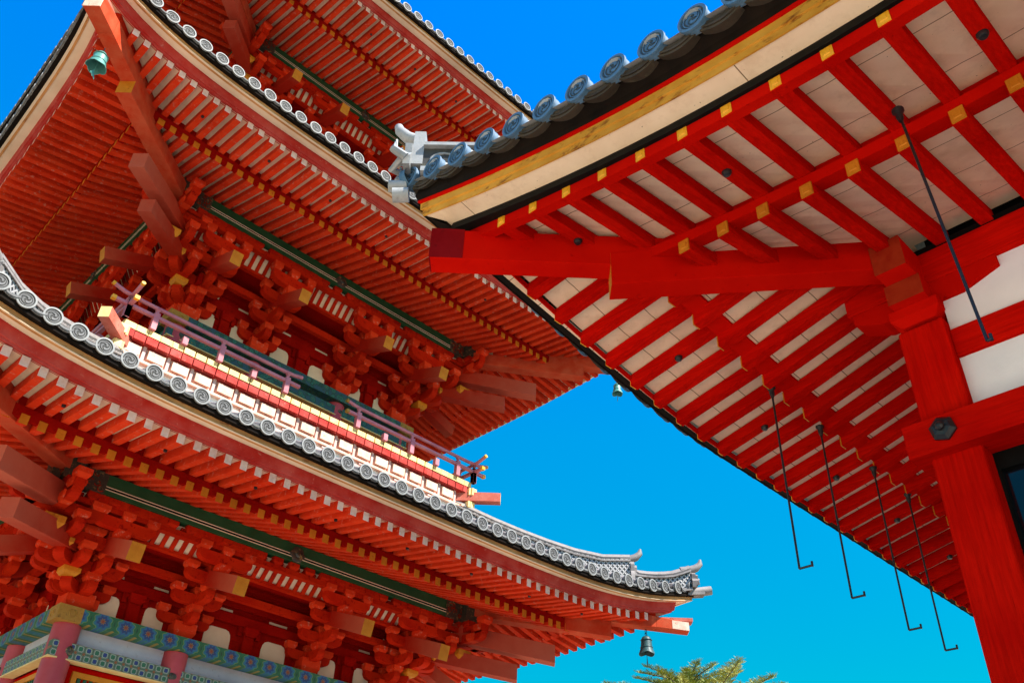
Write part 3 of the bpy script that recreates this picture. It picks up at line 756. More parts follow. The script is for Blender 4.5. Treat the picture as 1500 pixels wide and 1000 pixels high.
# ---- balcony of the second storey
def balcony(zf, hb):
    for sd in ('front', 'left', 'right'):
        k = ANG[sd]
        fl = MB(); n = 36; w = 2 * hb / n
        for i in range(n): fl.box(-hb + i * w + .011, -hb + (i + 1) * w - .011, -hb + .004 * R_.random(), -hb + .9, zf - .105, zf - .004 * R_.random())
        add(fl, 'floor_plank', ['gold paint'], k)
        b = MB()
        for i in range(n): b.box(-hb + i * w + .009, -hb + (i + 1) * w - .009, -hb + .012 + .004 * R_.random(), -hb + .20, zf - .24, zf - .107)
        b.box(-hb + .03, hb - .03, -hb + .05, -hb + .21, zf - .25, zf - .106); add(b, 'balcony_beam', ['fascia red'], k)
        pn = MB(); x = -hb + .12; bl = MB()
        pn.box(-hb + .12, hb - .12, -hb + .15, -hb + .19, zf - .50, zf - .24)
        add(pn, 'panel_backing', ['faded pink'], k)
        while x < hb - .3:
            wb = MB(); wb.box(x, x + .28, -hb + .07, -hb + .16, zf - .46, zf - .30); add(wb, 'white_panel', ['rafter end white'], k)
            bl = MB(); bl.box(x + .32, x + .37, -hb + .10, -hb + .16, zf - .50, zf - .252); add(bl, 'panel_block', ['faded pink'], k); x += .41
        b2 = MB(); b2.box(-hb + .03, hb - .03, -hb + .09, -hb + .2, zf - .545, zf - .502); add(b2, 'balcony_beam', ['rafter end white'], k)
        # lower arms with white plaster between
        pw = MB(); pw.box(-hb + .12, hb - .12, -hb + .17, -hb + .22, zf - 1.3, zf - .547); add(pw, 'base_panel', ['white paint'], k)
        x = -hb + .5
        while x < hb - .4:
            ar = MB()
            arm(ar, (x, -hb + .16), (1, 0), .24, zf - .72, .10, .10)
            for e in (-.17, .17): block(ar, x + e, -hb + .16, zf - .62, .11, .05)
            ar.box(x - .05, x + .05, -hb + .09, -hb + .17, zf - 1.2, zf - .72); x += .82
            add(ar, 'base_bracket', ['faded pink'], k)
        # corner beam ends in gold caps
        for s in (-1, 1):
            g = MB(); g.box(s * (hb - .0) - .06, s * (hb - .0) + .06, -hb - .10, -hb + .1, zf - .30, zf - .15); add(g, 'beam_cap', ['gold paint'], k, bev=.006)
            g = MB(); g.box(s * hb - .055, s * hb + .055, -hb - .07, -hb + .1, zf - .56, zf - .43); add(g, 'beam_cap', ['gold paint'], k, bev=.006)
        # railing in two runs with a gap in the middle
        rh = hb + .02
        for s in (-1, 1):
            def X(a): return s * a
            rl = MB()
            rl.tube([(X(.50), -rh, zf + .46), (X(.66), -rh, zf + .43), (X(.85), -rh, zf + .42), (X(rh - .2), -rh, zf + .42), (X(rh + .12), -rh, zf + .44), (X(rh + .34), -rh, zf + .50)], .035, 10)
            o = add(rl, 'handrail', ['rail red'], k, smooth=True)
            r2 = MB(); r2.beam((X(.52), -rh, zf + .25), (X(rh + .26), -rh, zf + .25), .07, .055); add(r2, 'middle_rail', ['rail red'], k, bev=.004)
            for q in ((0, 1) if s > 0 else (1,)):
                e = MB()
                if q == 0: e.beam((X(.50), -rh, zf + .25), (X(.56), -rh, zf + .25), .075, .06); e.tube([(X(.48), -rh, zf + .465), (X(.53), -rh, zf + .455)], .037, 10)
                else: e.beam((X(rh + .22), -rh, zf + .25), (X(rh + .29), -rh, zf + .25), .08, .065); e.tube([(X(rh + .30), -rh, zf + .49), (X(rh + .35), -rh, zf + .503)], .037, 10)
                add(e, 'rail_cap', ['aged gilt' if q == 0 else 'gold plate'], k, bev=.004)
            for i, a_ in enumerate((.78, 1.42, 2.06, 2.7, 3.25, rh)):
                p = MB(); tall = i in (0, 2, 4, 5); p.box(X(a_) - .045, X(a_) + .045, -rh - .045, -rh + .045, zf + .0, zf + (.14 if not tall else .32))
                if tall:
                    p.tube([(X(a_), -rh, zf + .30), (X(a_), -rh, zf + .36), (X(a_), -rh, zf + .39)], [.022, .03, .05], 8)
                add(p, 'post', ['rail red'], k, bev=.004)
    for (sx, sy) in CR:
        g = MB(); a_ = hb * .9; b_ = hb + .42; w = .085; d = .7071
        p = []
        for h, z0_ in ((a_, zf - .42), (b_, zf - .42)):
            for ww, zz in ((-w, 0), (w, 0), (w, .19), (-w, .19)): p.append((sx * h + ww * sx * d, sy * h - ww * sy * d, z0_ + zz))
        g.hexa(p, 0, 1); add(g, 'corner_beam', ['weathered red', 'gold paint'], bev=.006)
balcony(8.262, 3.68)

# ================================================================== WIND BELLS
def bell(label, x, y, z, sc=1, mt='bronze patina'):
    root = thing('wind_bell', label, 'wind bell', (x, y, z - .62 * sc)); root['group'] = 'bronze wind bells under the pagoda corners'
    b = MB()
    def lobes(p, t_):
        z = p[2]
        k = max(0, min(1, (.18 - z) / .10))
        r = math.hypot(p[0], p[1]); q = 1 + .16 * k * abs(math.cos(2 * t_)) ** .6; zz = z - .05 * k * abs(math.cos(2 * t_ )) ** 1.5
        return (p[0] * q, p[1] * q, zz)
    prof = [(.0005, .46), (.045, .455), (.085, .43), (.105, .39), (.115, .33), (.122, .25), (.135, .17), (.16, .10), (.150, .10), (.125, .17), (.110, .25), (.1, .33), (.08, .41), (.0005, .43)]
    b.lathe([(r * sc, h_ * sc) for r, h_ in prof], (0, 0, 0), 32, fn=lambda p, t_: tuple(q * sc for q in lobes((p[0] / sc, p[1] / sc, p[2] / sc), t_)))
    o = link('bell_body', b.mesh('bell_body', [mt], True), root, (0, 0, 0))
    for zz in (.36, .20):
        r_ = MB(); r_.lathe([((.112 + (.012 if zz < .3 else 0)) * sc, zz * sc), ((.128 + (.012 if zz < .3 else 0)) * sc, (zz + .008) * sc), ((.112 + (.012 if zz < .3 else 0)) * sc, (zz + .016) * sc)], (0, 0, 0), 24); link('band', r_.mesh('band', [mt], True), o, (0, 0, 0))
    h = MB(); h.tube([(.03 * sc * math.cos(a), 0, (.49 + .04 * math.sin(a)) * sc) for a in [i * PI / 6 for i in range(-1, 8)]], .01 * sc, 6)
    h.tube([(0, .02 * sc * math.cos(a), (.56 + .045 * math.sin(a)) * sc) for a in [i * PI / 6 for i in range(13)]], .008 * sc, 6)
    link('hanger', h.mesh('hanger', ['iron'], True), root, (0, 0, 0))
    c = MB(); c.tube([(0, 0, .42 * sc), (0, 0, -.02 * sc)], .007 * sc, 6)
    c.prism([(-.09, -.15), (-.06, -.10), (-.02, -.03), (0, -.01), (.02, -.03), (.06, -.10), (.09, -.15), (.03, -.13), (0, -.16), (-.03, -.13)], lambda a, b_, t_: (a * sc * .7, a * sc * .7 + t_, b_ * sc), -.006, .006)
    link('clapper', c.mesh('clapper', [mt]), root, (0, 0, 0))
bell('green bronze bell with flared mouth under the upper-left eave corner, against red rafters', XC - 5.82, YC - 5.82, 10.90, .82)
bell('small teal bell hanging at the middle eave corner beside the striped hall eave, against sky', XC + 5.80, YC - 5.80, 10.88, .68)
bell('silhouetted bronze bell hanging below the lowest roof corner above the treetop', XC + 6.05, YC - 6.05, 5.46, .84, 'bronze silhouette')

# ================================================================== HALL
HX, HY = 5.5, 1.66
hall = thing('temple_hall', 'vermilion timber hall with cream soffit boards, gold rafter ends and blue grey shaded round tiles', 'hall', (HX, HY, GZ))
HL = (-HX, -HY, -GZ)
ED, ZD = 2.66, 4.57
LEN = 11.0
def W1(s, e, z): return (HX - e, HY - s, z)         # side facing -x
def W2(s, e, z): return (HX + s, HY + e, z)         # side facing +y
def hup(s, e):
    return .69 * max(0, 1 - (ED + s) / 3.8) ** 1.7 * (max(e, 0) / ED) ** .7
def ha(mb, name, mats, bev=0, smooth=False, parent=None, stuff=False, label=None):
    me = mb.mesh(name, mats, smooth); o = link(name, me, parent or hall, HL if parent is None else (0, 0, 0), 0, bev)
    if stuff: o['kind'] = 'stuff'
    if label: o['label'] = label
    return o
def flare(s, e): return .10 * max(0, 1 - (ED + s) / 2.6) ** 2 * (1 if 2.29 < e < 2.53 else 0)
def hsheet(Wf, prof, mi=0, mb=None, n=34, smax=LEN):
    mb = mb or MB(); rows = []
    for e, z in prof:
        r = []
        for i in range(n + 1):
            f = (i / n) ** 1.6; s = -e + (smax + e) * f; fl = flare(s, e); r.append(Wf(s - fl * (1 - f), e + fl, z + hup(s, e)))
        rows.append(r)
    mb.sheet(rows, mi); return mb
def zf(e): return 4.105 + (2.27 - e) * .235         # underside of flying rafters
def zb(e): return 4.125 + (1.38 - e) * .30          # underside of base rafters
DH = disc_mb(.102, .05).mesh('eave_tile', ['blue grey tile', 'blue grey recess', 'blue grey tile'], True)
SPR = .3185
for Wf, side in ((W1, 0), (W2, 1)):
    brd = 'soffit boards along y' if side == 0 else 'soffit boards along x'
    ha(hsheet(Wf, [(2.26, zf(2.26) + .112), (1.26, zf(1.26) + .112)]), 'upper_soffit', [brd])
    ha(hsheet(Wf, [(1.37, zb(1.37) + .112), (-.1, zb(-.1) + .112)]), 'lower_soffit', [brd])
    ha(hsheet(Wf, [(-.02, zb(0) + .02), (-.16, zb(0) + .02), (-.16, zb(0) + .22)]), 'soffit_gap_shade', ['black lacquer and shade'])  # black sheet put where only a dark gap shows behind the soffit
    if side == 0: ha(hsheet(Wf, [(2.30, 4.262), (2.455, 4.270)]), 'eave_board', ['eave board long'])
    else:
        ha(hsheet(Wf, [(2.30, 4.262), (2.335, 4.264)]), 'eave_board', ['eave board cross'])
        ha(hsheet(Wf, [(2.335, 4.2645), (2.335, 4.235), (2.40, 4.25), (2.455, 4.270)]), 'dark_eave_edge', ['dark timber'])  # outer eave board coloured dark so this edge reads as a silhouette
    ha(hsheet(Wf, [(2.45, 4.262), (2.462, 4.262), (2.465, 4.312), (2.478, 4.315), (2.481, 4.378), (2.45, 4.378), (2.45, 4.262)]), 'eave_edge_board', ['dull ochre' if side == 0 else 'dark timber'])  # ochre on one side, darkened on the other for its silhouette
    ha(hsheet(Wf, [(2.46, 4.380), (2.495, 4.380), (2.498, 4.402), (2.42, 4.41)]), 'edge_strip', ['deep red' if side == 0 else 'dark timber'])
    ha(hsheet(Wf, [(2.47, 4.404), (2.50, 4.404), (2.515, 4.45), (2.58, 4.515), (2.58, 4.54), (2.40, 4.62)]), 'tile_batten', ['dark timber'])
    ha(hsheet(Wf, [(2.30, 4.275), (2.315, 4.185), (2.285, 4.19)]), 'shadow_board', ['black lacquer and shade' if side == 0 else 'eave board cross'])  # black face stands in for a shaded recess above the rafter ends
    m = hsheet(Wf, [(2.285, 4.20), (2.283, 4.10), (2.20, 4.12), (2.20, 4.2)] if side == 0 else [(2.285, 4.20), (2.283, 4.15), (2.270, 4.15), (2.270, 4.2)]); ha(m, 'eave_fascia', ['deep red'])
    m = hsheet(Wf, [(1.24, zb(1.24) + .118), (1.24, zb(1.24) + .092), (1.384, zb(1.38) + .092), (1.384, zf(1.38) - .004), (1.29, zf(1.3)), (1.285, zf(1.28) + .12)]); ha(m, 'rafter_rail', ['deep red'])
    # rafters
    k = -8
    while True:
        s = HY - .68 - SPR * (9 - .0) + SPR * 0 if False else (-1.92 + k * SPR) ; k += 1
        if s > LEN - .3: break
        for kind in (0, 1):
            e1, e0 = (2.275, 1.28) if kind == 0 else (1.385, -.1)
            e0 = max(e0, -s + .03)
            if e1 - e0 < .10 or s < -e1: continue
            zfn = zf if kind == 0 else zb; w = .096 + R_.uniform(-.004, .004); hh = .108; s += R_.uniform(-.005, .005)
            mb = MB(); p = []
            for e in (e0, e1):
                z = zfn(e) + hup(s, e); p += [Wf(s - w / 2, e, z), Wf(s + w / 2, e, z), Wf(s + w / 2, e, z + hh), Wf(s - w / 2, e, z + hh)]
            mb.hexa(p)
            o = ha(mb, 'flying_rafter' if kind == 0 else 'base_rafter', ['deep red along x' if side == 0 else 'deep red along y'], bev=.004)
            z = zfn(e1) + hup(s, e1); g = MB(); w2 = .035 if kind == 0 else .041
            q = []
            for ee in (e1 + .001, e1 + .014):
                q += [Wf(s - w2, ee, z + .006), Wf(s + w2, ee, z + .006), Wf(s + w2, ee, z + hh - .004), Wf(s - w2, ee, z + hh - .004)]
            g.hexa(q)
            rr = []
            for ee, f in ((e1 + .014, .6), (e1 + .019, .5)):
                zc = z + hh / 2
                rr += [Wf(s - w2 * f, ee, zc - .045 * f), Wf(s + w2 * f, ee, zc - .045 * f), Wf(s + w2 * f, ee, zc + .045 * f), Wf(s - w2 * f, ee, zc + .045 * f)]
            g.hexa(rr)
            ha(g, 'rafter_cap', ['gold plate' if kind == 0 else 'ochre'], parent=o)
    # tiles
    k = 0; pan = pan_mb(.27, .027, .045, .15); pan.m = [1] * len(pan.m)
    rf = MB(); rows = []
    def rz(s, e): 
        q = (ED - e); return ZD - .05 + .42 * q + .028 * q * q + hup(s, e) * 1.0
    K = 7
    for j in range(K + 1):
        e = ED - (ED + 3.0) * j / K
        rows.append([Wf(-e + (LEN + e) * (i / 24) ** 1.4, e, rz(-e + (LEN + e) * (i / 24) ** 1.4, e)) for i in range(25)])
    rf.sheet(rows)
    while True:
        s = -ED + .02 + .30 * k; k += 1
        if s > LEN: break
        z = ZD + hup(s, ED)
        x, y, _ = Wf(s, ED, z)
        d = link('eave_tile', DH, hall, (x - HX, y - HY, z - GZ)); d.rotation_euler = (0, R_.uniform(-.4, .4), -PI / 2 if side == 0 else PI)
        pts = []; e_in = max(-3.0, -s)
        for j in range(6):
            e = ED - .10 + (e_in - ED + .10) * j / 5; pts.append(Wf(s, e, rz(s, e) + .07))
        if ED - e_in > .12: rf.tube([(q[0], q[1], q[2] - .02) for q in pts], .066, 10)
        # flared collar behind the disc
        if ED - e_in > .2: rf.tube([Wf(s, ED - .02, z), Wf(s, ED - .26, rz(s, ED - .26) + .07)], [.080, .064], 12)
        s2 = s + .15; z2 = ZD + hup(s2, ED) - .022; sl = (hup(s2 + .05, ED) - hup(s2 - .05, ED)) / .1
        rf.join(pan, lambda p: Wf(s2 + p.x, ED - .03 - p.y, z2 + p.z + sl * p.x + .5 * p.y))
    ha(rf, 'tiled_roof', ['sunlit roof tile', 'tile underside'], smooth=True)
# hip rafters on the diagonal
def D(e, w, z): return (HX - e + w * .7071, HY + e + w * .7071, z)
def dbeam(mb, e0, z0, e1, z1, w, h0, h1, mi=0, end=None, nose=0):
    p = []
    for e, z, h in ((e0, z0, h0), (e1, z1, h1)):
        for ww, zz in ((-w / 2, 0), (w / 2, 0), (w / 2, h), (-w / 2, h)): p.append(D(e, ww, z + zz))
    if nose:
        for i in (4, 5): p[i] = D(e1 - nose, -w / 2 if i == 4 else w / 2, z1)
    mb.hexa(p, mi, end)
m = MB(); dbeam(m, 1.2, 4.33, 2.47, 4.355, .17, .28, .285, 0, 0); ha(m, 'hip_rafter', ['deep red'], bev=.006)
m = MB(); dbeam(m, 2.30, 4.36, 2.478, 4.362, .176, .285, .29, 0, 0); ha(m, 'hip_end_sleeve', ['dark plum'], bev=.004)
m = MB(); dbeam(m, .0, 4.38, 1.53, 4.145, .185, .40, .30, 0, 1); ha(m, 'hip_rafter', ['deep red', 'ochre'], bev=.006)
# column, capital, brackets, beams
ZF = -1.3
m = MB(); m.box(HX, HX + .32, HY - .17, HY + .155, ZF, 3.92); ha(m, 'column', ['deep red column'], bev=.018)
for yy in (-2.4, -6.4):
    m = MB(); m.box(HX, HX + .32, yy - .17, yy + .155, ZF, 3.92); ha(m, 'column', ['deep red column'], bev=.018)
for xx in (10.0, 14.4):
    m = MB(); m.box(xx, xx + .32, HY - .17, HY + .155, ZF, 3.92); ha(m, 'column', ['deep red column'], bev=.018)
cx, cy = HX + .16, HY
def harm(px, l0, l1, z, h, w, axis):
    poly = [(-l0, h * .5), (-l0 * .55, 0), (l1 * .55, 0), (l1, h * .5), (l1, h), (-l0, h)]
    m = MB()
    if axis == 'y': m.prism(poly, lambda a_, b_, t_: (cx + t_, cy + a_, z + b_), -w / 2, w / 2)
    else: m.prism(poly, lambda a_, b_, t_: (cx + a_, cy + t_, z + b_), -w / 2, w / 2)
    return m
m = MB(); block(m, cx, cy, 3.97, .355, .13); ha(m, 'capital_block', ['deep red'], bev=.006)
ha(harm(0, .60, .46, 4.10, .175, .20, 'y'), 'bracket_arm', ['deep red'], bev=.006)
m = MB(); m.hexa([(cx + .6, cy - .13, 4.102), (cx + .6, cy + .13, 4.102), (cx + .6, cy + .13, 4.272), (cx + .6, cy - .13, 4.272), (HX - .10, cy - .13, 4.102), (HX - .10, cy + .13, 4.102), (HX - .10, cy + .13, 4.272), (HX - .10, cy - .13, 4.272)], 0, 1); ha(m, 'bracket_arm', ['deep red', 'worn brown'], bev=.006)
m = MB(); m.box(cx - .105, cx + .105, -9.3, HY + .50, 4.277, 4.545); ha(m, 'wall_plate', ['deep red along y'], bev=.008)
m = MB(); m.hexa([(16, cy - .115, 4.275), (16, cy + .115, 4.275), (16, cy + .115, 4.54), (16, cy - .115, 4.54), (HX - .26, cy - .115, 4.275), (HX - .26, cy + .115, 4.275), (HX - .26, cy + .115, 4.54), (HX - .26, cy - .115, 4.54)], 0, 1); ha(m, 'wall_plate', ['deep red', 'worn brown'], bev=.008)
m = MB(); m.box(HX + .06, HX + .26, -9.3, HY - .171, 3.61, 3.83); ha(m, 'tie_beam', ['deep red along y'], bev=.006)
m = MB(); m.box(HX + .33, 16, HY - .08, HY + .10, 3.61, 3.83); ha(m, 'tie_beam', ['deep red'], bev=.006)
m = MB(); m.box(HX - .10, HX + .38, -9.3, HY + .255, 2.90, 3.14); ha(m, 'wall_rail', ['deep red along y'], bev=.006)
m = MB(); m.box(HX + .385, 16, HY - .05, HY + .25, 2.90, 3.14); ha(m, 'wall_rail', ['deep red'], bev=.006)
m = MB(); m.box(HX + .10, HX + .20, -9.3, HY - .171, 3.83, 4.28); m.box(HX + .10, HX + .20, -9.3, HY - .171, 3.14, 3.61); ha(m, 'plaster_panel', ['plaster'])
m = MB(); m.box(HX + .33, 16, HY + .0, HY + .06, 3.83, 4.28); m.box(HX + .33, 16, HY + .0, HY + .06, 3.14, 3.61); m.box(HX + .33, 16, HY, HY + .06, ZF, 2.9); ha(m, 'plaster_panel', ['plaster'])
# hexagonal nail cover
def nailc(x, y, z):
    m = MB(); n = 6
    def ring(r, dx, ph=0): return [(x - dx, y + r * math.cos(PI / 3 * i + ph), z + r * math.sin(PI / 3 * i + ph)) for i in range(n)]
    rs = [ring(.088, 0, .3), ring(.088, .02, .3), ring(.062, .045, .3), ring(.03, .05, .3)]
    for a_, b_ in zip(rs, rs[1:]): m.add(a_ + b_, [(i, (i + 1) % n, n + (i + 1) % n, n + i) for i in range(n)])
    m.add(rs[-1], [tuple(range(n))]); m.lathe([(.03, 0), (.03, .02), (.015, .035), (.001, .037)], (0, 0, 0), 12)
    k = len(m.v) - 48; m.v[k:] = [(x - .05 - p[2], y + p[0], z + p[1]) for p in m.v[k:]]
    ha(m, 'nail_cover', ['iron'], bev=.003)
nailc(HX - .10, HY - .005, 3.03); nailc(HX - .10, -2.41, 3.03)
# doorway: dark glazed screens behind the rail
mg, t_, b_ = nt('dark glass'); b_.inputs['Base Color'].default_value = (.004, .005, .007, 1); b_.inputs['Roughness'].default_value = .06; b_.inputs['Specular IOR Level'].default_value = .5; MAT['dark glass'] = mg
for y0, y1 in ((-2.2, HY - .171), (-6.2, -2.57), (-9.3, -6.57)):
    m = MB()
    for a_, c_, z0_, z1_ in ((y0, y1, 2.78, 2.90), (y0, y0 + .07, ZF, 2.78), (y1 - .02, y1, ZF, 2.78)): m.box(HX + .16, HX + .24, a_, c_, z0_, z1_)
    o = ha(m, 'door', ['black lacquer and shade'])
    m = MB(); m.box(HX + .20, HX + .21, y0 + .07, y1 - .02, ZF, 2.78); ha(m, 'door_glass', ['dark glass'], parent=o)
m = MB(); m.box(HX + .9, 15.5, -9.3, HY - .3, ZF, 4.2); ha(m, 'inner_core', ['dark timber'])
m = MB(); m.box(HX - 1.2, 16, -9.5, HY + 1.2, GZ, ZF); ha(m, 'stone_base', ['stone'], bev=.02)
# corner ridge with ornament
m = MB(); zc = ZD + .69
hs = [ED - .08 - i * .6 for i in range(10)]
def drz(e): return ZD - .02 + .42 * (ED - e) + .028 * (ED - e) ** 2 + hup(-e, e)
rd = MB(); rt = MB()
for i in range(9):
    dbeam(rd, hs[i + 1], drz(hs[i + 1]), hs[i], drz(hs[i]), .15, .30, .30)
    dbeam(rt, hs[i + 1], drz(hs[i + 1]) + .30, hs[i], drz(hs[i]) + .30, .24, .035, .035); dbeam(rt, hs[i + 1], drz(hs[i + 1]) - .01, hs[i], drz(hs[i]) - .01, .26, .05, .05)
rt.tube([D(e, 0, drz(e) + .37) for e in hs], .06, 10)
for i_ in range(9):
    ec = 2.46 - i_ * .13; zc_ = drz(ec) + .165
    for ww in (-.078, .078):
        rt.tube([D(ec + .075 * math.cos(q), ww, zc_ + .085 * math.sin(q)) for q in [k_ * PI / 8 for k_ in range(17)]], .011, 5, cap=False)
o = ha(rd, 'hip_ridge', ['tile recess']); ha(rt, 'ridge_cover_tile', ['sunlit roof tile'], parent=o, smooth=True)
e_ = MB(); eb = 2.57; zb_ = 5.30
dbeam(e_, eb + .01, zb_ + .05, eb + .075, zb_ + .05, .17, .38, .38)
e_.prism([(-.13, .0), (.13, .0), (.15, .08), (.10, .16), (.12, .25), (.0, .31), (-.12, .25), (-.10, .16), (-.15, .08)], lambda a, b, t: D(eb + t, a, zb_ + b), .075, .115)
e_.tube([D(eb + .05, 0, zb_ + .40), D(eb + .12, 0, zb_ + .44), D(eb + .18, 0, zb_ + .53), D(eb + .19, 0, zb_ + .58)], [.055, .055, .045, .035], 10)
for a in (-.06, .06): e_.tube([D(eb + .13, a, zb_ + .21), D(eb + .17, a, zb_ + .20)], [.035, .022], 8)
for a in (-1, 1): e_.tube([D(eb + .10, a * .14, zb_ + .06), D(eb + .17, a * .17, zb_ + .12), D(eb + .16, a * .15, zb_ + .24)], [.04, .035, .015], 8)
e_.tube([D(eb + .13, -.09, zb_ + .10), D(eb + .19, 0, zb_ + .06), D(eb + .13, .09, zb_ + .10)], .03, 8)
ha(e_, 'ridge_end_ornament', ['sunlit roof tile'], parent=o, smooth=True)
ct = MB(); ct.tube([D(ED - .0, 0, 5.18), D(ED + .03, 0, 5.17), D(ED + .10, 0, 5.17)], .05, 12)
ct.tube([D(ED - .02, 0, 5.08), D(ED + .07, 0, 5.07)], .062, 12); ha(ct, 'corner_tile', ['sunlit roof tile'], smooth=True)
# round iron knobs under some of the flying rafters
for Wf, sk in ((W1, (-1.603, -.329, 1.2635, 2.5375)), (W2, (-1.603, -.329, .945, 2.219, 3.493, 4.767))):
    for s0 in sk:
        e = 1.80; x, y, z = Wf(s0, e, zf(e) + hup(s0, e))
        m = MB(); m.lathe([(.001, -.035), (.022, -.032), (.032, -.015), (.034, .004)], (x, y, z), 14); ha(m, 'iron_knob', ['iron'], smooth=True)
# ------------------------------------------------------------------ hanging hooks
hook_labels = ['thin black iron hook, leftmost of the four hanging against the sky', 'thin black hook hanging second from the left of the four against the sky',
               'thin black hook hanging third from the left, its foot over open sky', 'black hook hanging nearest the column, fourth from the left']
def hook(x, y, z0, z1, label, r=.009, foot=.105, lean=0, group=True):
    root = thing('hanging_hook', label, 'hook', (x, y, z1))
    if group: root['group'] = 'iron shutter hooks hanging from the hall eave'
    m = MB(); m.tube([(0, -lean, z0 - z1), (0, 0, 0)], r, 8); link('rod', m.mesh('rod', ['iron'], True), root, (0, 0, 0))
    m = MB(); m.tube([(0, 0, 0), (0, -foot, 0)], r, 8); m.tube([(0, -foot, -r), (0, -foot, .03)], r, 8); link('foot', m.mesh('foot', ['iron'], True), root, (0, 0, 0))
    m = MB(); m.lathe([(.001, 0), (.04, 0), (.04, .02), (.025, .03), (.012, .04), (.012, .09)][::-1] if False else [(.012, -.10), (.022, -.06), (.022, -.03), (.036, -.012), (.036, 0), (.001, 0)], (0, -lean, z0 - z1), 12)
    link('mount', m.mesh('mount', ['iron'], True), root, (0, 0, 0))
for (x, zt_), lb in zip(((5.90, 4.20), (6.68, 4.17), (7.65, 4.15), (8.35, 4.14)), hook_labels): hook(x, 3.055, zt_, 2.61, lb)
hook(3.93, .905, 4.27, 2.57, 'long black iron rod hanging in front of the white wall panels near the corner column', .0085, .02, -.06)

# ------------------------------------------------------------------ ground
mg, t, b = nt('gravel'); v = coords(t)
f = noise(t, v, 1.2, 6, .7); g = noise(t, v, 60, 3, .8)
col = mix(t, M(t, 'MULTIPLY', g, .5), ramp(t, f, [(.3, (.74, .60, .43)), (.7, (.84, .70, .52))]), (.62, .50, .36))
dd = N(t, 'ShaderNodeVectorMath', operation='DISTANCE'); L(t, v, dd.inputs[0]); dd.inputs[1].default_value = (2, 2.5, GZ)
near = N(t, 'ShaderNodeMapRange'); L(t, dd.outputs['Value'], near.inputs[0]); near.inputs[1].default_value = 5.5; near.inputs[2].default_value = 9  # unseen ground, kept brightest near the hall to bounce light onto its soffits
col = mix(t, near.outputs[0], col, ramp(t, noise(t, v, 2.5, 6), [(.3, (.42, .33, .23)), (.7, (.54, .44, .31))]))
far = N(t, 'ShaderNodeMapRange'); L(t, dd.outputs['Value'], far.inputs[0]); far.inputs[1].default_value = 22; far.inputs[2].default_value = 30  # darkened far out to cut the light bounced up under the eaves
col = mix(t, far.outputs[0], col, ramp(t, noise(t, v, .3, 5), [(.3, (.06, .07, .03)), (.7, (.16, .13, .08))]))
L(t, col, b.inputs['Base Color']); b.inputs['Roughness'].default_value = .95; bump(t, b, g, .6, .02); MAT['gravel'] = mg
m = MB(); m.sheet([[(-600, -600, GZ), (600, -600, GZ)], [(-600, 600, GZ), (600, 600, GZ)]])
o = link('ground', m.mesh('ground', ['gravel'])); o['kind'] = 'structure'

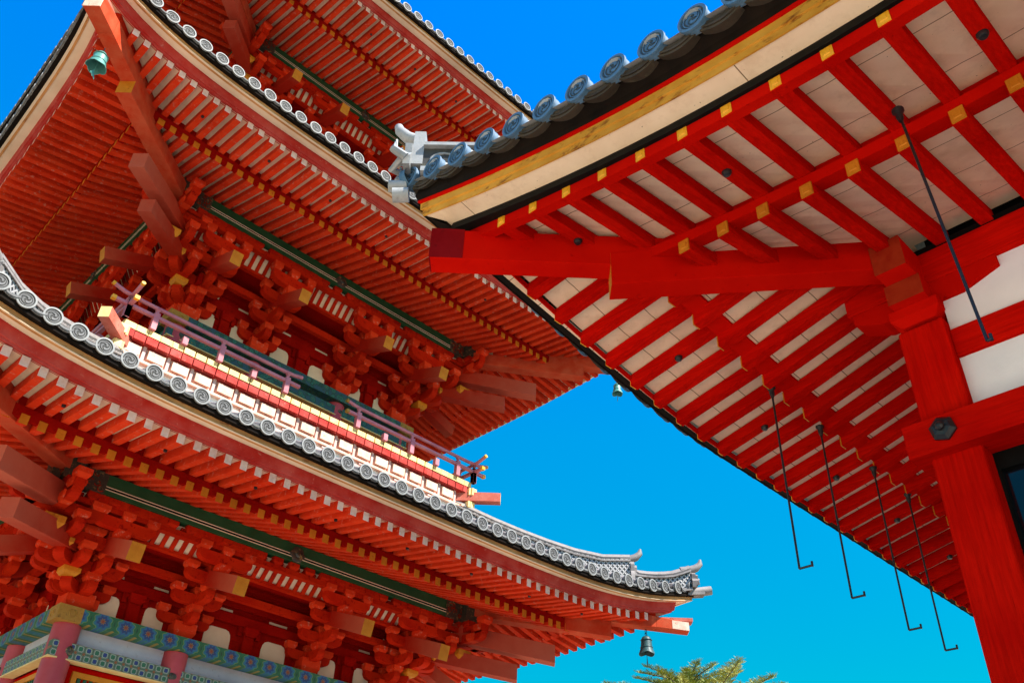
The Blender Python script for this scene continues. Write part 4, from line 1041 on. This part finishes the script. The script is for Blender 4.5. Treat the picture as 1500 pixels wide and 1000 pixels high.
# ------------------------------------------------------------------ tree (its top shows behind the lowest roof)
mt, t, b = nt('needles'); v = coords(t)
f = noise(t, v, 2.5, 5, .7); col = ramp(t, f, [(.3, (.08, .13, .018)), (.46, (.20, .24, .028)), (.62, (.36, .34, .045))])
L(t, col, b.inputs['Base Color']); b.inputs['Roughness'].default_value = .6; MAT['needles'] = mt
def conifer(x, y, top, label):
    root = thing('conifer_tree', label, 'tree', (x, y, GZ)); H = top - GZ
    tr = MB(); tr.tube([(0, 0, -.2), (.05, 0, H * .3), (-.03, .05, H * .6), (.02, 0, H * .9), (0, 0, H - .1)], [.30, .24, .16, .06, .015], 10)
    rnd = random.Random(3); cr = MB()
    def spray(p, d, l):
        """a flat spray: stem with two ranks of needles"""
        d = d.normalized(); side = d.cross(Vector((0, 0, 1))).normalized(); n = max(4, int(l / .035))
        for i in range(n):
            q = p + d * l * i / n; k = 1 - .55 * i / n
            for s in (-1, 1):
                a = (d * .8 + side * s * rnd.uniform(.6, 1) + Vector((0, 0, rnd.uniform(.0, .7)))).normalized(); ln = rnd.uniform(.10, .17) * k
                w = a.cross(Vector((rnd.uniform(-1, 1), rnd.uniform(-1, 1), 1))).normalized() * 0.011
                cr.add([q - w, q + w, q + a * ln], [(0, 1, 2)])
    zz = H - .15; ring = 0
    while zz > H * .30:
        depth = H - zz; nb = 9 if depth < 1.5 else 7
        for i in range(nb):
            th = 2 * PI * (i + rnd.random() * .7) / nb + ring; bl = min(.75 + depth * 1.3, 3.3) * rnd.uniform(.8, 1.15)
            if depth < 2.0: bl *= rnd.uniform(1.0, 1.5)
            d = Vector((math.cos(th), math.sin(th), .22 + .1 * rnd.random())).normalized(); p0 = Vector((0, 0, zz)); pts = [p0 + d * bl * q + Vector((0, 0, -.10 * bl * q * q)) for q in (0, .25, .5, .75, 1)]
            tr.tube(pts, [.028, .022, .016, .01, .004], 5)
            steps = int(bl / .075)
            for j in range(1, steps + 1):
                q = j / steps; p = p0 + d * bl * q + Vector((0, 0, -.10 * bl * q * q)); side = d.cross(Vector((0, 0, 1)))
                for s in (-1, 1):
                    dd = d * .7 + side * s * rnd.uniform(.5, 1.0) + Vector((0, 0, rnd.uniform(-.05, .28)))
                    spray(p, dd, (.16 + .42 * bl * .4 * (1 - q)) * rnd.uniform(.7, 1.2))
            spray(pts[-1], d, .2)
        zz -= .28 if depth < 3 else .42; ring += .9
    tr.tube([(.3, -.5, H - 1.0), (.55, -.75, H - .35), (.85, -1.0, H + .10), (.95, -1.08, H + .42)], [.02, .014, .009, .004], 6)
    for q_ in range(5): tr.tube([(.85 + .02 * q_, -1.0 - .016 * q_, H + .10 + .06 * q_), (.85 + .02 * q_ + rnd.uniform(-.1, .1), -1.0 + rnd.uniform(-.1, .1), H + .10 + .06 * q_ + .12)], [.005, .002], 4)
    for i in range(5): spray(Vector((0, 0, H - .1 - i * .08)), Vector((rnd.uniform(-.4, .4), rnd.uniform(-.4, .4), 1)), .3)
    link('trunk', tr.mesh('trunk', ['bark'], True), root, (0, 0, 0)); link('crown', cr.mesh('crown', ['needles']), root, (0, 0, 0))
    return root
conifer(20.8, 14.5, 7.06, 'bushy green conifer treetop with yellow tips below the lowest pagoda roof corner')

# ------------------------------------------------------------------ sky, sun, camera
SUN_EL = math.radians(50.5); AZ = math.atan2(-1, .28)     # direction towards the sun in plan
w = bpy.data.worlds.new("World"); scn.world = w; w.use_nodes = True; t = w.node_tree
bg = t.nodes['Background']; sky = N(t, 'ShaderNodeTexSky'); sky.sky_type = 'NISHITA'; sky.sun_disc = False
sky.sun_elevation = SUN_EL; sky.sun_rotation = math.radians(90) - AZ; sky.altitude = 300; sky.air_density = 1.0; sky.dust_density = .3; sky.ozone_density = 2.5
hs_ = N(t, 'ShaderNodeHueSaturation'); hs_.inputs['Saturation'].default_value = 1.7; hs_.inputs['Value'].default_value = 1.7; hs_.inputs['Hue'].default_value = .485
L(t, sky.outputs[0], hs_.inputs['Color']); gz = N(t, 'ShaderNodeSeparateXYZ'); L(t, N(t, 'ShaderNodeTexCoord').outputs['Generated'], gz.inputs[0])
tint = ramp(t, gz.outputs[2], [(.0, (.7, .52, .36)), (.26, (.7, .505, .36)), (.50, (.7, .60, .60)), (.70, (.7, .60, .85)), (.84, (.7, .60, 1.0))])
mixc = mix(t, 1.0, hs_.outputs[0], tint, 'MULTIPLY'); L(t, mixc, bg.inputs['Color']); bg.inputs['Strength'].default_value = .112
sl = bpy.data.lights.new('sun', 'SUN'); sl.energy = 5.0; sl.angle = math.radians(.53); sl.color = (1, .95, .86)
so = bpy.data.objects.new('sun', sl); COL.objects.link(so)
sd = Vector((math.cos(AZ) * math.cos(SUN_EL), math.sin(AZ) * math.cos(SUN_EL), math.sin(SUN_EL)))
so.rotation_euler = sd.to_track_quat('Z', 'Y').to_euler()
cam = bpy.data.cameras.new('camera'); co = bpy.data.objects.new('camera', cam); COL.objects.link(co)
yaw, pitch, roll = .8145, .6279, .0468
yaw, pitch, roll, Fpx = CAMP = (math.radians(46.66573128), math.radians(35.97653267), math.radians(2.68214463), 1313.2783)
f = Vector((math.cos(pitch) * math.cos(yaw), math.cos(pitch) * math.sin(yaw), math.sin(pitch)))
r0 = Vector((math.sin(yaw), -math.cos(yaw), 0)); u0 = r0.cross(f)
r = r0 * math.cos(roll) + u0 * math.sin(roll); u = -r0 * math.sin(roll) + u0 * math.cos(roll)
co.matrix_world = Matrix(((r.x, u.x, -f.x, 0), (r.y, u.y, -f.y, 0), (r.z, u.z, -f.z, 0), (0, 0, 0, 1)))
cam.sensor_width = 36; cam.lens = 36 * Fpx / 1500; cam.clip_start = .05; cam.clip_end = 2000
scn.camera = co
scn.view_settings.view_transform = 'Standard'; scn.view_settings.look = 'None'; scn.view_settings.exposure = 1.27
scn.view_settings.gamma = 1
